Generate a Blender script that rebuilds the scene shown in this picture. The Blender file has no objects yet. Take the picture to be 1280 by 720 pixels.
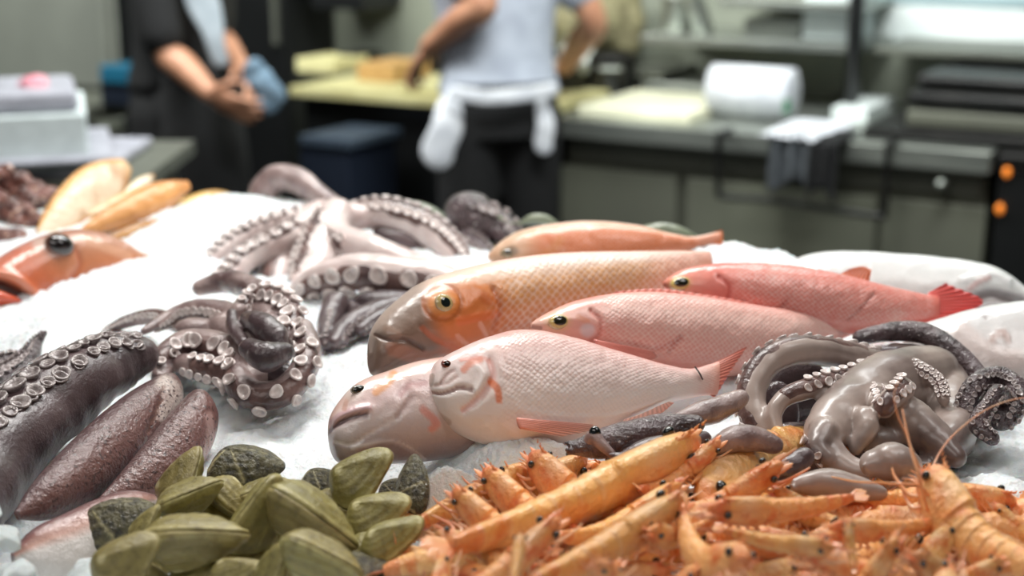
import bpy, math, random
import numpy as np
from mathutils import Vector, Matrix, noise as mnoise

random.seed(7)
rng = np.random.RandomState(11)
S = bpy.context.scene
COL = S.collection

# ------------------------------------------------------------ camera
F = 1777.8
PITCH = math.radians(15.2)
CAM = Vector((0, 0, 1.5))
RIGHT = Vector((1, 0, 0))
FWD = Vector((0, math.cos(PITCH), -math.sin(PITCH)))
UP = Vector((0, math.sin(PITCH), math.cos(PITCH)))
cam_data = bpy.data.cameras.new('camera')
cam = bpy.data.objects.new('camera', cam_data)
COL.objects.link(cam)
cam.location = CAM
cam.rotation_euler = (math.pi / 2 - PITCH, 0, 0)
cam_data.sensor_width = 36.0
cam_data.lens = 36.0 * F / 1280.0
cam_data.clip_start = 0.02
cam_data.dof.use_dof = True
cam_data.dof.focus_distance = 1.07
cam_data.dof.aperture_fstop = 3.8
cam_data.dof.aperture_blades = 0
S.camera = cam

# ------------------------------------------------------------ world and lights
w = bpy.data.worlds.new('world')
S.world = w
w.use_nodes = True
w.node_tree.nodes['Background'].inputs[0].default_value = (0.75, 0.84, 0.92, 1)
w.node_tree.nodes['Background'].inputs[1].default_value = 0.13


def area(name, loc, target, sx, sy, power, col=(1, 1, 1)):
    d = bpy.data.lights.new(name, 'AREA')
    d.shape = 'RECTANGLE'
    d.size = sx
    d.size_y = sy
    d.energy = power
    d.color = col
    o = bpy.data.objects.new(name, d)
    COL.objects.link(o)
    o.location = loc
    v = Vector(target) - Vector(loc)
    o.rotation_euler = v.to_track_quat('-Z', 'Y').to_euler()
    return o


area('display_area_light', (-0.2, 1.75, 2.6), (0.0, 1.15, 1.1), 1.1, 0.22, 27.5, (1.0, 0.97, 0.93))
area('display_area_light', (0.9, 0.9, 2.7), (0.1, 1.05, 1.1), 0.5, 0.9, 8, (1.0, 0.97, 0.94))
area('display_area_light', (-0.5, 0.0, 2.5), (0.0, 1.1, 1.1), 1.4, 0.5, 7, (1.0, 0.95, 0.9))  # added front fill to brighten the fish, not a fitting of the stall
area('kitchen_area_light', (-1.9, 3.7, 2.9), (-1.5, 5.1, 1.2), 1.8, 0.4, 95, (0.97, 1.0, 0.98))
area('kitchen_area_light', (0.6, 2.6, 2.9), (0.5, 4.2, 0.9), 1.4, 0.5, 88, (0.95, 1.0, 1.0))
area('kitchen_area_light', (-0.4, 3.5, 2.9), (-0.1, 5.0, 1.3), 2.4, 0.3, 62, (0.97, 1.0, 0.97))  # extra light put in to brighten the back wall, no lamp known there
S.view_settings.view_transform = 'Standard'
S.view_settings.look = 'None'
S.view_settings.exposure = 0.0
S.view_settings.gamma = 1.0
S.view_settings.use_curve_mapping = False
S.cycles.max_bounces = 6
S.cycles.use_denoising = True


# ------------------------------------------------------------ picture to place
def ray(px, py):
    return (FWD + RIGHT * ((px - 640) / F) + UP * ((360 - py) / F))


def atz(px, py, z):
    d = ray(px, py)
    return CAM + d * ((z - CAM.z) / d.z)


def aty(px, py, Y):
    d = ray(px, py)
    return CAM + d * (Y / d.y)


def project(p):
    q = Vector(p) - CAM
    f = q.dot(FWD)
    return 640 + F * q.dot(RIGHT) / f, 360 - F * q.dot(UP) / f


def pxr(p):
    """metres per picture unit at point p"""
    return (Vector(p) - CAM).dot(FWD) / F


def lin(r, g, b):
    def f(c):
        c /= 255.0
        return c / 12.92 if c <= 0.04045 else ((c + 0.055) / 1.055) ** 2.4
    return (f(r), f(g), f(b))


# ------------------------------------------------------------ materials
def mk(name, col=None, col2=None, nscale=20, rough=0.5, metal=0.0, coat=0.0, coatr=0.08, sss=0.0,
       bump=None, bump2=None, attr=False, emit=0.0, vary=0.0, scales=False, spec=0.5, stretch=None,
       speck=None, nmix=(0.35, 0.65)):
    m = bpy.data.materials.new(name)
    m.use_nodes = True
    nt = m.node_tree
    N, L = nt.nodes, nt.links
    b = N['Principled BSDF']
    b.inputs['Roughness'].default_value = rough
    b.inputs['Metallic'].default_value = metal
    b.inputs['Coat Weight'].default_value = coat
    b.inputs['Coat Roughness'].default_value = coatr
    b.inputs['Specular IOR Level'].default_value = spec
    if sss:
        b.inputs['Subsurface Weight'].default_value = sss
        b.inputs['Subsurface Radius'].default_value = (1.0, 0.6, 0.45)
        b.inputs['Subsurface Scale'].default_value = 0.012
    tc = N.new('ShaderNodeTexCoord')
    src = tc.outputs['Object']
    if stretch:
        mp = N.new('ShaderNodeMapping')
        mp.inputs['Scale'].default_value = stretch
        L.new(src, mp.inputs[0])
        src = mp.outputs[0]

    def mix(a, bb, f, blend='MIX'):
        x = N.new('ShaderNodeMix')
        x.data_type = 'RGBA'
        x.blend_type = blend
        for v, i in ((f, 0), (a, 6), (bb, 7)):
            if isinstance(v, (int, float)):
                x.inputs[i].default_value = v
            elif isinstance(v, tuple):
                x.inputs[i].default_value = (*v[:3], 1)
            else:
                L.new(v, x.inputs[i])
        return x.outputs[2]

    def noise(scale, detail=4, s=src):
        n = N.new('ShaderNodeTexNoise')
        n.inputs['Scale'].default_value = scale
        n.inputs['Detail'].default_value = detail
        L.new(s, n.inputs['Vector'])
        return n.outputs['Fac']

    def ramp(v, a, bb):
        r = N.new('ShaderNodeMapRange')
        r.inputs[1].default_value = a
        r.inputs[2].default_value = bb
        L.new(v, r.inputs[0])
        return r.outputs[0]
    att = None
    if attr:
        att = N.new('ShaderNodeAttribute')
        att.attribute_name = 'Col'
        c = att.outputs['Color']
        if col2:
            c = mix(c, col2, ramp(noise(nscale), *nmix))
    else:
        c = col
        if col2:
            c = mix(col, col2, ramp(noise(nscale), *nmix))
    if speck:  # (colour, scale, threshold)
        v = N.new('ShaderNodeTexNoise')
        v.inputs['Scale'].default_value = speck[1]
        v.inputs['Detail'].default_value = 2
        L.new(src, v.inputs['Vector'])
        c = mix(c, speck[0], ramp(v.outputs['Fac'], speck[2], speck[2] + 0.06))
    if vary:
        oi = N.new('ShaderNodeObjectInfo')
        hs = N.new('ShaderNodeHueSaturation')
        r = N.new('ShaderNodeMapRange')
        r.inputs[3].default_value = 1 - vary
        r.inputs[4].default_value = 1 + vary
        L.new(oi.outputs['Random'], r.inputs[0])
        L.new(r.outputs[0], hs.inputs['Value'])
        r2 = N.new('ShaderNodeMapRange')
        r2.inputs[3].default_value = 0.5 - vary * 0.05
        r2.inputs[4].default_value = 0.5 + vary * 0.05
        mm = N.new('ShaderNodeMath')
        mm.operation = 'FRACT'
        m3 = N.new('ShaderNodeMath')
        m3.operation = 'MULTIPLY'
        m3.inputs[1].default_value = 7.31
        L.new(oi.outputs['Random'], m3.inputs[0])
        L.new(m3.outputs[0], mm.inputs[0])
        L.new(mm.outputs[0], r2.inputs[0])
        L.new(r2.outputs[0], hs.inputs['Hue'])
        if isinstance(c, tuple):
            hs.inputs['Color'].default_value = (*c, 1)
        else:
            L.new(c, hs.inputs['Color'])
        c = hs.outputs[0]
    nrm = None

    def addbump(h, strength, dist):
        nonlocal nrm
        bp = N.new('ShaderNodeBump')
        bp.inputs['Strength'].default_value = strength
        bp.inputs['Distance'].default_value = dist
        L.new(h, bp.inputs['Height'])
        if nrm is not None:
            L.new(nrm, bp.inputs['Normal'])
        nrm = bp.outputs[0]
    if scales:
        uv = N.new('ShaderNodeUVMap')
        mp = N.new('ShaderNodeMapping')
        mp.inputs['Rotation'].default_value = (0, 0, math.pi / 4)
        mp.inputs['Scale'].default_value = (1, 1, 1)
        L.new(uv.outputs[0], mp.inputs[0])
        vo = N.new('ShaderNodeTexVoronoi')
        vo.inputs['Scale'].default_value = scales
        vo.inputs['Randomness'].default_value = 0.26
        L.new(mp.outputs[0], vo.inputs['Vector'])
        mul = N.new('ShaderNodeMath')
        mul.operation = 'MULTIPLY'
        L.new(ramp(vo.outputs['Distance'], 0.25, 0.72), mul.inputs[0])
        L.new(att.outputs['Alpha'], mul.inputs[1])
        c = mix(c, mix(c, lin(252, 236, 226), 0.55), mul.outputs[0])
        mul2 = N.new('ShaderNodeMath')
        mul2.operation = 'MULTIPLY'
        L.new(vo.outputs['Distance'], mul2.inputs[0])
        L.new(att.outputs['Alpha'], mul2.inputs[1])
        addbump(mul2.outputs[0], 0.42, 0.0011)
    for bm_ in (bump, bump2):
        if bm_:
            addbump(noise(bm_[0], 5), bm_[1], bm_[2])
    if nrm is not None:
        L.new(nrm, b.inputs['Normal'])
        if coat:
            L.new(nrm, b.inputs['Coat Normal'])
    if isinstance(c, tuple):
        b.inputs['Base Color'].default_value = (*c[:3], 1)
    else:
        L.new(c, b.inputs['Base Color'])
    if emit:
        b.inputs['Emission Color'].default_value = (*(col or (1, 1, 1)), 1)
        b.inputs['Emission Strength'].default_value = emit
    return m


M = {}
M['ice'] = mk('crushed_ice', lin(236, 242, 245), rough=0.35, sss=0.35, coat=0.3, coatr=0.25,
              bump=(420, 0.7, 0.002), bump2=(1300, 0.5, 0.0008))
M['ice_clear'] = mk('clear_ice', lin(225, 234, 236), rough=0.22, sss=0.25, coat=0.5, bump=(160, 0.4, 0.003))
M['fish'] = mk('fish_skin', attr=True, rough=0.38, coat=0.45, coatr=0.16, sss=0.08, scales=265, bump=(160, 0.3, 0.0012), bump2=(38, 0.35, 0.004), col2=lin(236, 206, 194), nscale=34, nmix=(0.52, 1.3))
M['fish_big'] = mk('large_scaled_skin', attr=True, rough=0.38, coat=0.4, coatr=0.18, sss=0.08, scales=165, bump=(160, 0.3, 0.0012), bump2=(38, 0.35, 0.004))
M['fin'] = mk('fish_fin', attr=True, rough=0.4, coat=0.4, coatr=0.2)
M['skin_smooth'] = mk('smooth_wet_skin', attr=True, rough=0.3, coat=0.6, coatr=0.12, sss=0.06, bump=(120, 0.35, 0.002), bump2=(700, 0.25, 0.0006))
M['squid'] = mk('squid_skin', attr=True, rough=0.3, coat=0.8, coatr=0.12, speck=(lin(74, 46, 46), 330, 0.58),
                bump=(240, 0.7, 0.0024), bump2=(620, 0.6, 0.0012))
M['oct_pale'] = mk('pale_octopus_skin', lin(232, 218, 214), lin(196, 172, 168), nscale=18, rough=0.32, coat=0.5, coatr=0.15,
                   sss=0.1, bump=(190, 0.35, 0.0016), bump2=(700, 0.3, 0.0006))
M['oct_mid'] = mk('brown_octopus_skin', lin(172, 150, 146), lin(104, 80, 80), nscale=34, rough=0.28, coat=0.7, coatr=0.12,
                  bump=(200, 0.5, 0.0018), bump2=(800, 0.4, 0.0007))
M['oct_under'] = mk('octopus_underside', lin(126, 98, 92), lin(74, 52, 52), nscale=50, rough=0.35, coat=0.5, coatr=0.2, bump=(240, 0.6, 0.0018))  # dark for the sucker-side skin and the shade beneath the arms
M['oct_grey'] = mk('grey_octopus_skin', lin(172, 155, 147), lin(88, 71, 68), nscale=12, nmix=(0.42, 0.66), rough=0.38, coat=0.45, coatr=0.2,
                   bump=(60, 0.15, 0.002), bump2=(500, 0.12, 0.0006))
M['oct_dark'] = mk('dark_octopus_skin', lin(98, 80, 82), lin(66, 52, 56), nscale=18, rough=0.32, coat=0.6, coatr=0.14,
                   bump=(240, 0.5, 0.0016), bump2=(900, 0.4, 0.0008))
M['oct_rough'] = mk('purple_wrinkled_skin', lin(96, 76, 80), lin(50, 36, 40), nscale=60, rough=0.3, coat=0.8, coatr=0.12,
                    bump=(160, 1.0, 0.004), bump2=(600, 0.7, 0.0015), speck=(lin(205, 198, 198), 260, 0.66))
M['sucker'] = mk('pale_sucker', lin(240, 230, 226), lin(206, 190, 186), nscale=160, rough=0.3, coat=0.6, coatr=0.15, vary=0.1)
M['sucker_dull'] = mk('dull_sucker', lin(186, 174, 172), lin(122, 108, 108), nscale=200, rough=0.25, coat=0.9, coatr=0.1, vary=0.12,
                      bump=(700, 0.7, 0.001))
M['squid_pale'] = mk('pale_squid_skin', attr=True, rough=0.3, coat=0.8, coatr=0.12, bump=(200, 0.5, 0.002), bump2=(700, 0.4, 0.001))
M['eye'] = mk('wet_eye', attr=True, rough=0.12, coat=1.0, coatr=0.04)
M['clam'] = mk('olive_shell', attr=True, rough=0.4, coat=0.3, coatr=0.2, vary=0.14, col2=lin(96, 84, 44), nscale=9, nmix=(0.5, 0.85),
               bump=(14, 0.3, 0.004), bump2=(60, 0.35, 0.0016))
M['clam_dark'] = mk('dark_shell', attr=True, rough=0.3, coat=0.5, coatr=0.15, col2=lin(40, 38, 26), nscale=10, nmix=(0.4, 0.7),
                    bump=(16, 0.6, 0.006), bump2=(70, 0.5, 0.002))
M['hinge'] = mk('shell_hinge', lin(48, 42, 28), rough=0.5)
M['prawn'] = mk('prawn_shell', attr=True, rough=0.3, coat=0.55, coatr=0.14, sss=0.05, vary=0.16, col2=lin(224, 112, 48), nscale=9,
                nmix=(0.5, 0.78), bump=(30, 0.45, 0.006), bump2=(130, 0.3, 0.0015))
M['prawn_leg'] = mk('prawn_leg', lin(246, 204, 164), lin(232, 156, 110), nscale=8, rough=0.4, coat=0.3, vary=0.15)
M['prawn_red'] = mk('prawn_tail', lin(248, 186, 134), lin(232, 130, 84), nscale=9, rough=0.35, coat=0.5, vary=0.15)
M['black_eye'] = mk('black_eye', lin(14, 18, 20), rough=0.12, coat=1.0)
M['shell_cream'] = mk('cream_shell', attr=True, rough=0.4, coat=0.3, col2=lin(186, 120, 60), nscale=22, nmix=(0.5, 0.75), bump=(50, 0.9, 0.006))
M['brownlump'] = mk('reddish_brown_flesh', lin(146, 96, 84), lin(62, 34, 34), nscale=50, rough=0.35, coat=0.5, bump=(120, 1.0, 0.006),
                    speck=(lin(214, 178, 160), 90, 0.62))
M['steel'] = mk('brushed_steel', lin(172, 176, 168), lin(140, 144, 138), nscale=4, rough=0.38, metal=0.85, stretch=(1, 1, 8))
M['steel_dull'] = mk('dull_steel', lin(104, 106, 96), lin(90, 92, 84), nscale=3, rough=0.5, metal=0.35)
M['panelgrey'] = mk('grey_wall_panel', lin(150, 153, 142), lin(132, 135, 126), nscale=2, rough=0.55)
M['steel_door'] = mk('cabinet_steel', lin(104, 106, 92), lin(94, 95, 84), nscale=2, rough=0.5, metal=0.25)
M['wallgrey'] = mk('grey_green_wall', lin(126, 130, 116), lin(112, 116, 104), nscale=2, rough=0.6)
M['wallwhite'] = mk('pale_tile_panel', lin(218, 224, 222), lin(204, 212, 210), nscale=4, rough=0.35)
M['bluewall'] = mk('pale_blue_grey_panel', lin(160, 182, 186), lin(146, 168, 172), nscale=3, rough=0.5)
M['black'] = mk('black_panel', lin(14, 15, 16), lin(9, 10, 11), nscale=5, rough=0.4)
M['blackcloth'] = mk('black_cloth', lin(11, 11, 13), lin(7, 7, 8), nscale=40, rough=0.85, bump=(60, 0.3, 0.01))
M['greycloth'] = mk('grey_cloth', lin(74, 78, 82), lin(52, 56, 60), nscale=30, rough=0.85, bump=(60, 0.3, 0.01))
M['whitecloth'] = mk('white_cloth', lin(206, 208, 212), lin(186, 189, 196), nscale=20, rough=0.85, bump=(50, 0.3, 0.01))
M['greywhite'] = mk('grey_white_cloth', lin(146, 154, 160), lin(128, 136, 142), nscale=12, rough=0.85)
M['shirt'] = mk('pale_grey_shirt', lin(166, 172, 183), lin(148, 154, 166), nscale=12, rough=0.85, bump=(30, 0.4, 0.012))
M['bluecloth'] = mk('blue_grey_cloth', lin(116, 140, 158), lin(84, 106, 124), nscale=24, rough=0.85, bump=(50, 0.5, 0.012))
M['skin'] = mk('skin', lin(178, 130, 102), lin(158, 110, 84), nscale=16, rough=0.5, sss=0.08)
M['hair'] = mk('dark_hair', lin(34, 26, 22), rough=0.6, bump=(140, 0.8, 0.01))
M['board'] = mk('pale_yellow_board', lin(206, 200, 150), lin(188, 180, 128), nscale=8, rough=0.5)
M['boardwhite'] = mk('cream_board', lin(224, 222, 196), lin(208, 206, 180), nscale=8, rough=0.5)
M['wood'] = mk('tan_wood', lin(190, 152, 96), lin(160, 122, 72), nscale=20, rough=0.5, stretch=(1, 6, 6))
M['foam'] = mk('white_foam', lin(206, 215, 215), lin(194, 203, 203), nscale=30, rough=0.7, bump=(200, 0.3, 0.002))
M['film'] = mk('grey_film', lin(140, 140, 150), lin(176, 176, 186), nscale=14, rough=0.35)
M['pink'] = mk('pink_paper', lin(206, 120, 136), lin(220, 170, 178), nscale=30, rough=0.7)
M['blue'] = mk('blue_plastic', lin(30, 92, 118), rough=0.35)
M['navy'] = mk('navy_plastic', lin(24, 30, 42), rough=0.4)
M['navyrim'] = mk('grey_blue_plastic', lin(52, 62, 74), rough=0.4)
M['sack'] = mk('khaki_sack', lin(130, 124, 92), lin(98, 92, 66), nscale=26, rough=0.8, bump=(40, 0.7, 0.02))
M['pan'] = mk('dark_pan_metal', lin(34, 33, 32), lin(20, 20, 20), nscale=10, rough=0.35, metal=0.4)
M['amber'] = mk('amber_lamp', lin(235, 130, 40), emit=0.7)
M['green'] = mk('green_print', lin(40, 96, 66), rough=0.6)
M['floor'] = mk('dark_tile_floor', lin(52, 52, 50), lin(40, 40, 38), nscale=6, rough=0.4)
M['greenfish'] = mk('green_grey_skin', lin(148, 156, 132), lin(84, 92, 72), nscale=22, rough=0.35, coat=0.4)
M['redmouth'] = mk('red_mouth', lin(196, 62, 34), lin(150, 40, 22), nscale=40, rough=0.35, coat=0.5)


# ------------------------------------------------------------ objects
def link(o, parent=None):
    COL.objects.link(o)
    if parent is not None:
        o.parent = parent
        o.matrix_parent_inverse = Matrix.Identity(4)
    return o


def mesh_obj(name, verts, faces, mat, parent=None, cols=None, uvs=None, smooth=True, origin=None, world=True):
    """verts are world coordinates; origin (world) becomes the object's origin. With a parent, the parent's own transform is removed."""
    V = np.array([tuple(v) for v in verts], dtype=float)
    if origin is None:
        if parent is None and world:
            c = V.mean(axis=0)
            origin = Vector((c[0], c[1], V[:, 2].min()))
        else:
            origin = Vector((0, 0, 0))
    origin = Vector(origin)
    o_local = origin
    if parent is not None and world:
        inv = parent.matrix_basis.inverted() if parent.parent is None else (parent.parent.matrix_basis @ parent.matrix_basis).inverted()
        A = np.array(inv)
        V = V @ A[:3, :3].T + A[:3, 3]
    elif world:
        V = V - np.array(origin)
    me = bpy.data.meshes.new(name)
    me.from_pydata(V.tolist(), [], [tuple(f) for f in faces])
    me.update()
    if smooth:
        me.polygons.foreach_set('use_smooth', [True] * len(me.polygons))
    if cols is not None:
        a = me.color_attributes.new('Col', 'FLOAT_COLOR', 'POINT')
        C = np.ones((len(V), 4))
        cc = np.array(cols)
        C[:, :cc.shape[1]] = cc
        a.data.foreach_set('color', C.ravel())
    if uvs is not None:
        ul = me.uv_layers.new(name='UVMap')
        li = np.zeros(len(me.loops), dtype=np.int32)
        me.loops.foreach_get('vertex_index', li)
        ul.data.foreach_set('uv', np.array(uvs)[li].ravel())
    me.materials.append(mat)
    o = bpy.data.objects.new(name, me)
    link(o, parent)
    if parent is None and world:
        o.location = origin
    return o


def empty(name, loc):
    o = bpy.data.objects.new(name, None)
    o.empty_display_size = 0.05
    link(o)
    o.location = loc
    return o


def tag(o, label=None, cat=None, group=None, kind=None):
    if label:
        o['label'] = label
    if cat:
        o['category'] = cat
    if group:
        o['group'] = group
    if kind:
        o['kind'] = kind
    return o


def copy_tree(o, parent=None):
    c = o.copy()
    COL.objects.link(c)
    if parent is not None:
        c.parent = parent
    for ch in list(o.children):
        copy_tree(ch, c)
    return c


def kill_tree(o):
    for ch in list(o.children):
        kill_tree(ch)
    bpy.data.objects.remove(o)


def catmull(P, n):
    """n points through the control points P (array k x d), evenly by index"""
    P = np.array(P, dtype=float)
    k = len(P)
    if k == 2:
        t = np.linspace(0, 1, n)[:, None]
        return P[0] * (1 - t) + P[1] * t
    Q = np.vstack([2 * P[0] - P[1], P, 2 * P[-1] - P[-2]])
    out = []
    for u in np.linspace(0, k - 1 - 1e-9, n):
        i = int(u)
        t = u - i
        a, b, c, d = Q[i], Q[i + 1], Q[i + 2], Q[i + 3]
        out.append(0.5 * ((2 * b) + (-a + c) * t + (2 * a - 5 * b + 4 * c - d) * t * t + (-a + 3 * b - 3 * c + d) * t ** 3))
    return np.array(out)


def frames(C, ref):
    """tangent, side, up arrays; up stays close to the reference direction (transported)"""
    C = np.array(C)
    T = np.gradient(C, axis=0)
    T /= np.linalg.norm(T, axis=1)[:, None] + 1e-12
    up = np.array(ref, dtype=float)
    U = []
    for t in T:
        up = up - t * up.dot(t)
        up /= np.linalg.norm(up) + 1e-12
        U.append(up.copy())
    U = np.array(U)
    return T, np.cross(T, U), U


def tube_geo(C, R, nseg=12, ref=(0, 0, 1), flat=1.0, cap=True, V=None, Fc=None, wave=None):
    """closed tube; R radii; flat scales the reference direction; appended to V, Fc"""
    V = [] if V is None else V
    Fc = [] if Fc is None else Fc
    C = np.array(C, dtype=float)
    R = np.array(R, dtype=float)
    T, Sd, U = frames(C, ref)
    if cap:
        # rounded ends
        c0, c1 = C[0], C[-1]
        pre = [(c0 - T[0] * R[0] * math.sin(a), R[0] * math.cos(a), 0) for a in (1.25, 0.85, 0.4)]
        post = [(c1 + T[-1] * R[-1] * math.sin(a), R[-1] * math.cos(a), -1) for a in (0.4, 0.85, 1.25)]
        rings = [(p, r, Sd[i], U[i]) for p, r, i in pre] + [(C[i], R[i], Sd[i], U[i]) for i in range(len(C))] + \
                [(p, r, Sd[i], U[i]) for p, r, i in post]
        e0 = c0 - T[0] * R[0]
        e1 = c1 + T[-1] * R[-1]
    else:
        rings = [(C[i], R[i], Sd[i], U[i]) for i in range(len(C))]
        e0, e1 = C[0], C[-1]
    base = len(V)
    for k, (p, r, s, u) in enumerate(rings):
        for j in range(nseg):
            a = 2 * math.pi * j / nseg
            rr = r * (wave(k / len(rings), a) if wave else 1)
            V.append(tuple(p + s * math.cos(a) * rr + u * math.sin(a) * rr * flat))
    nr = len(rings)
    for k in range(nr - 1):
        for j in range(nseg):
            a = base + k * nseg + j
            b = base + k * nseg + (j + 1) % nseg
            Fc.append((a, b, b + nseg, a + nseg))
    V.append(tuple(e0))
    i0 = len(V) - 1
    V.append(tuple(e1))
    i1 = len(V) - 1
    for j in range(nseg):
        Fc.append((base + (j + 1) % nseg, base + j, i0))
        Fc.append((base + (nr - 1) * nseg + j, base + (nr - 1) * nseg + (j + 1) % nseg, i1))
    return V, Fc


def ell_geo(c, ax, V, Fc, n=14, m=10, bumpy=0.0, sc=30):
    """ellipsoid; ax = three axis vectors"""
    c = Vector(c)
    ax = [Vector(a) for a in ax]
    base = len(V)
    V.append(tuple(c + ax[2]))
    for i in range(1, m):
        th = math.pi * i / m
        for j in range(n):
            ph = 2 * math.pi * j / n
            d = ax[0] * (math.sin(th) * math.cos(ph)) + ax[1] * (math.sin(th) * math.sin(ph)) + ax[2] * math.cos(th)
            if bumpy:
                d = d * (1 + bumpy * mnoise.noise((c + d) * sc))
            V.append(tuple(c + d))
    V.append(tuple(c - ax[2]))
    last = len(V) - 1
    for j in range(n):
        Fc.append((base, base + 1 + j, base + 1 + (j + 1) % n))
        Fc.append((last, last - n + (j + 1) % n, last - n + j))
    for i in range(m - 2):
        for j in range(n):
            a = base + 1 + i * n + j
            b = base + 1 + i * n + (j + 1) % n
            Fc.append((a, a + n, b + n, b))
    return V, Fc


def add_remesh(o, voxel, smooth=6, factor=0.5):
    r = o.modifiers.new('remesh', 'REMESH')
    r.mode = 'VOXEL'
    r.voxel_size = voxel
    r.use_smooth_shade = True
    s = o.modifiers.new('smooth', 'SMOOTH')
    s.iterations = smooth
    s.factor = factor
    return o


def box_geo(x0, x1, y0, y1, z0, z1, V, Fc, T=None):
    b = len(V)
    for z in (z0, z1):
        for x, y in ((x0, y0), (x1, y0), (x1, y1), (x0, y1)):
            p = Vector((x, y, z))
            V.append(tuple(T(p) if T else p))
    for f in ((0, 3, 2, 1), (4, 5, 6, 7), (0, 1, 5, 4), (1, 2, 6, 5), (2, 3, 7, 6), (3, 0, 4, 7)):
        Fc.append(tuple(b + i for i in f))
    return V, Fc


def bevel(o, w_=0.004, seg=2):
    m = o.modifiers.new('bevel', 'BEVEL')
    m.width = w_
    m.segments = seg
    m.limit_method = 'ANGLE'
    return o

# ============================================================ kitchen behind the stall (turned from the camera's axis)
KA = math.radians(-29.5)
KP = Vector((0.14, 4.1, 0))
KX = Vector((math.cos(KA), math.sin(KA), 0))
KY = Vector((-math.sin(KA), math.cos(KA), 0))


def K(p):
    return KP + KX * p[0] + KY * p[1] + Vector((0, 0, p[2]))


def kpx(px, py, t):
    d = ray(px, py)
    k = (t - (CAM - KP).dot(KY)) / d.dot(KY)
    q = CAM + d * k
    return (q - KP).dot(KX), q.z


def kbox(name, px0, py0, px1, py1, t0, t1, mat, parent=None, bev=0.004, z0=None, z1=None):
    xm, ym = (px0 + px1) / 2, (py0 + py1) / 2
    s0, s1 = kpx(px0, ym, t0)[0], kpx(px1, ym, t0)[0]
    zt = kpx(xm, py0, t0)[1] if z1 is None else z1
    zb = kpx(xm, py1, t0)[1] if z0 is None else z0
    V, Fc = box_geo(s0, s1, t0, t1, zb, zt, [], [], K)
    o = mesh_obj(name, V, Fc, mat, parent, smooth=False)
    if bev:
        bevel(o, bev)
    return o


def kraw(name, s0, s1, t0, t1, z0, z1, mat, parent=None, bev=0.004):
    V, Fc = box_geo(s0, s1, t0, t1, z0, z1, [], [], K)
    o = mesh_obj(name, V, Fc, mat, parent, smooth=False)
    if bev:
        bevel(o, bev)
    return o


# room shell
V, Fc = box_geo(-5.5, 4.5, -7.0, 0.9, -0.05, 0.0, [], [], K)
tag(mesh_obj('floor', V, Fc, M['floor'], smooth=False), kind='structure')
tag(kraw('wall_back', -5.5, 4.5, 0.80, 0.9, 0, 3.2, M['wallgrey'], bev=0), kind='structure')
tag(kraw('wall_left', -5.6, -5.5, -7.0, 0.9, 0, 3.2, M['wallgrey'], bev=0), kind='structure')
tag(kraw('wall_right', 4.5, 4.6, -7.0, 0.9, 0, 3.2, M['wallgrey'], bev=0), kind='structure')
tag(kraw('ceiling', -5.6, 4.6, -7.0, 0.9, 3.2, 3.3, M['wallgrey'], bev=0), kind='structure')
tag(kbox('trim_1', 1092, 12, 1420, 66, 0.775, 0.80, M['wallwhite']), kind='structure')
tag(kbox('trim_1', 1092, -90, 1420, 9, 0.78, 0.80, M['bluewall']), kind='structure')
tag(kbox('trim_2', -200, -60, 124, 96, 0.76, 0.80, M['panelgrey'], bev=0.002), kind='structure')
for a, b in ((126, 133), (140, 150)):
    tag(kbox('trim_3', a, -80, b, 150, 0.70, 0.80, M['panelgrey'], bev=0.002), kind='structure')

# right-hand steel counter
s0 = kpx(690, 150, 0)[0]
s1 = kpx(1242, 185, 0)[0]
t = empty('steel_counter', K(((s0 + s1) / 2, 0.35, 0)))
tag(t, 'long brushed steel kitchen counter with grey cabinet doors behind the seafood stall', 'counter')
ztop = 0.90
kraw('worktop', s0, s1, -0.02, 0.78, ztop - 0.055, ztop, M['steel'], t)
kraw('carcass', s0 + 0.02, s1 - 0.02, 0.06, 0.76, 0.1, ztop - 0.055, M['steel_door'], t)
kraw('plinth', s0 + 0.04, s1 - 0.04, 0.12, 0.74, 0.0, 0.1, M['black'], t)
sd = [kpx(x, 230, 0.03)[0] for x in (700, 846, 858, 1098, 1106, 1236)]
for a, b in ((0, 1), (2, 3), (4, 5)):
    d = kraw('door', sd[a], sd[b], 0.03, 0.06, 0.14, ztop - 0.15, M['steel_door'], t)
    sm = sd[b] - 0.03
kraw('drawer_rail', s0 + 0.03, s1 - 0.03, 0.045, 0.06, ztop - 0.13, ztop - 0.06, M['steel_dull'], t)
c_ = [K((*[kpx(1180, 228, 0.02)[0], 0.02], kpx(1180, 228, 0.02)[1])), K((kpx(1180, 228, 0.02)[0], -0.012, kpx(1180, 228, 0.02)[1]))]
V, Fc = tube_geo([c_[0], (c_[0] + c_[1]) / 2, c_[1]], [0.012, 0.016, 0.014], 14)
mesh_obj('knob', V, Fc, M['steel'], t)

# towel rail on the counter's front
V, Fc = [], []
pts = []
for px, py in ((898, 168), (898, 235), (905, 246), (960, 250), (1040, 262), (1098, 270), (1106, 262), (1110, 180)):
    s_, z_ = kpx(px, py, -0.09)
    pts.append(K((s_, -0.09, z_)))
tube_geo(catmull(pts, 50), [0.009] * 50, 8, (1, 0, 0), V=V, Fc=Fc)
for px, py in ((898, 168), (1110, 180)):
    s_, z_ = kpx(px, py, -0.09)
    tube_geo([K((s_, -0.09, z_)), K((s_, -0.0, z_ + 0.0))], [0.009, 0.009], 8, V=V, Fc=Fc)
tag(mesh_obj('towel_rail', V, Fc, M['pan']), 'thin dark U-shaped rail fixed below the steel counter edge', 'rail')


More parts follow.
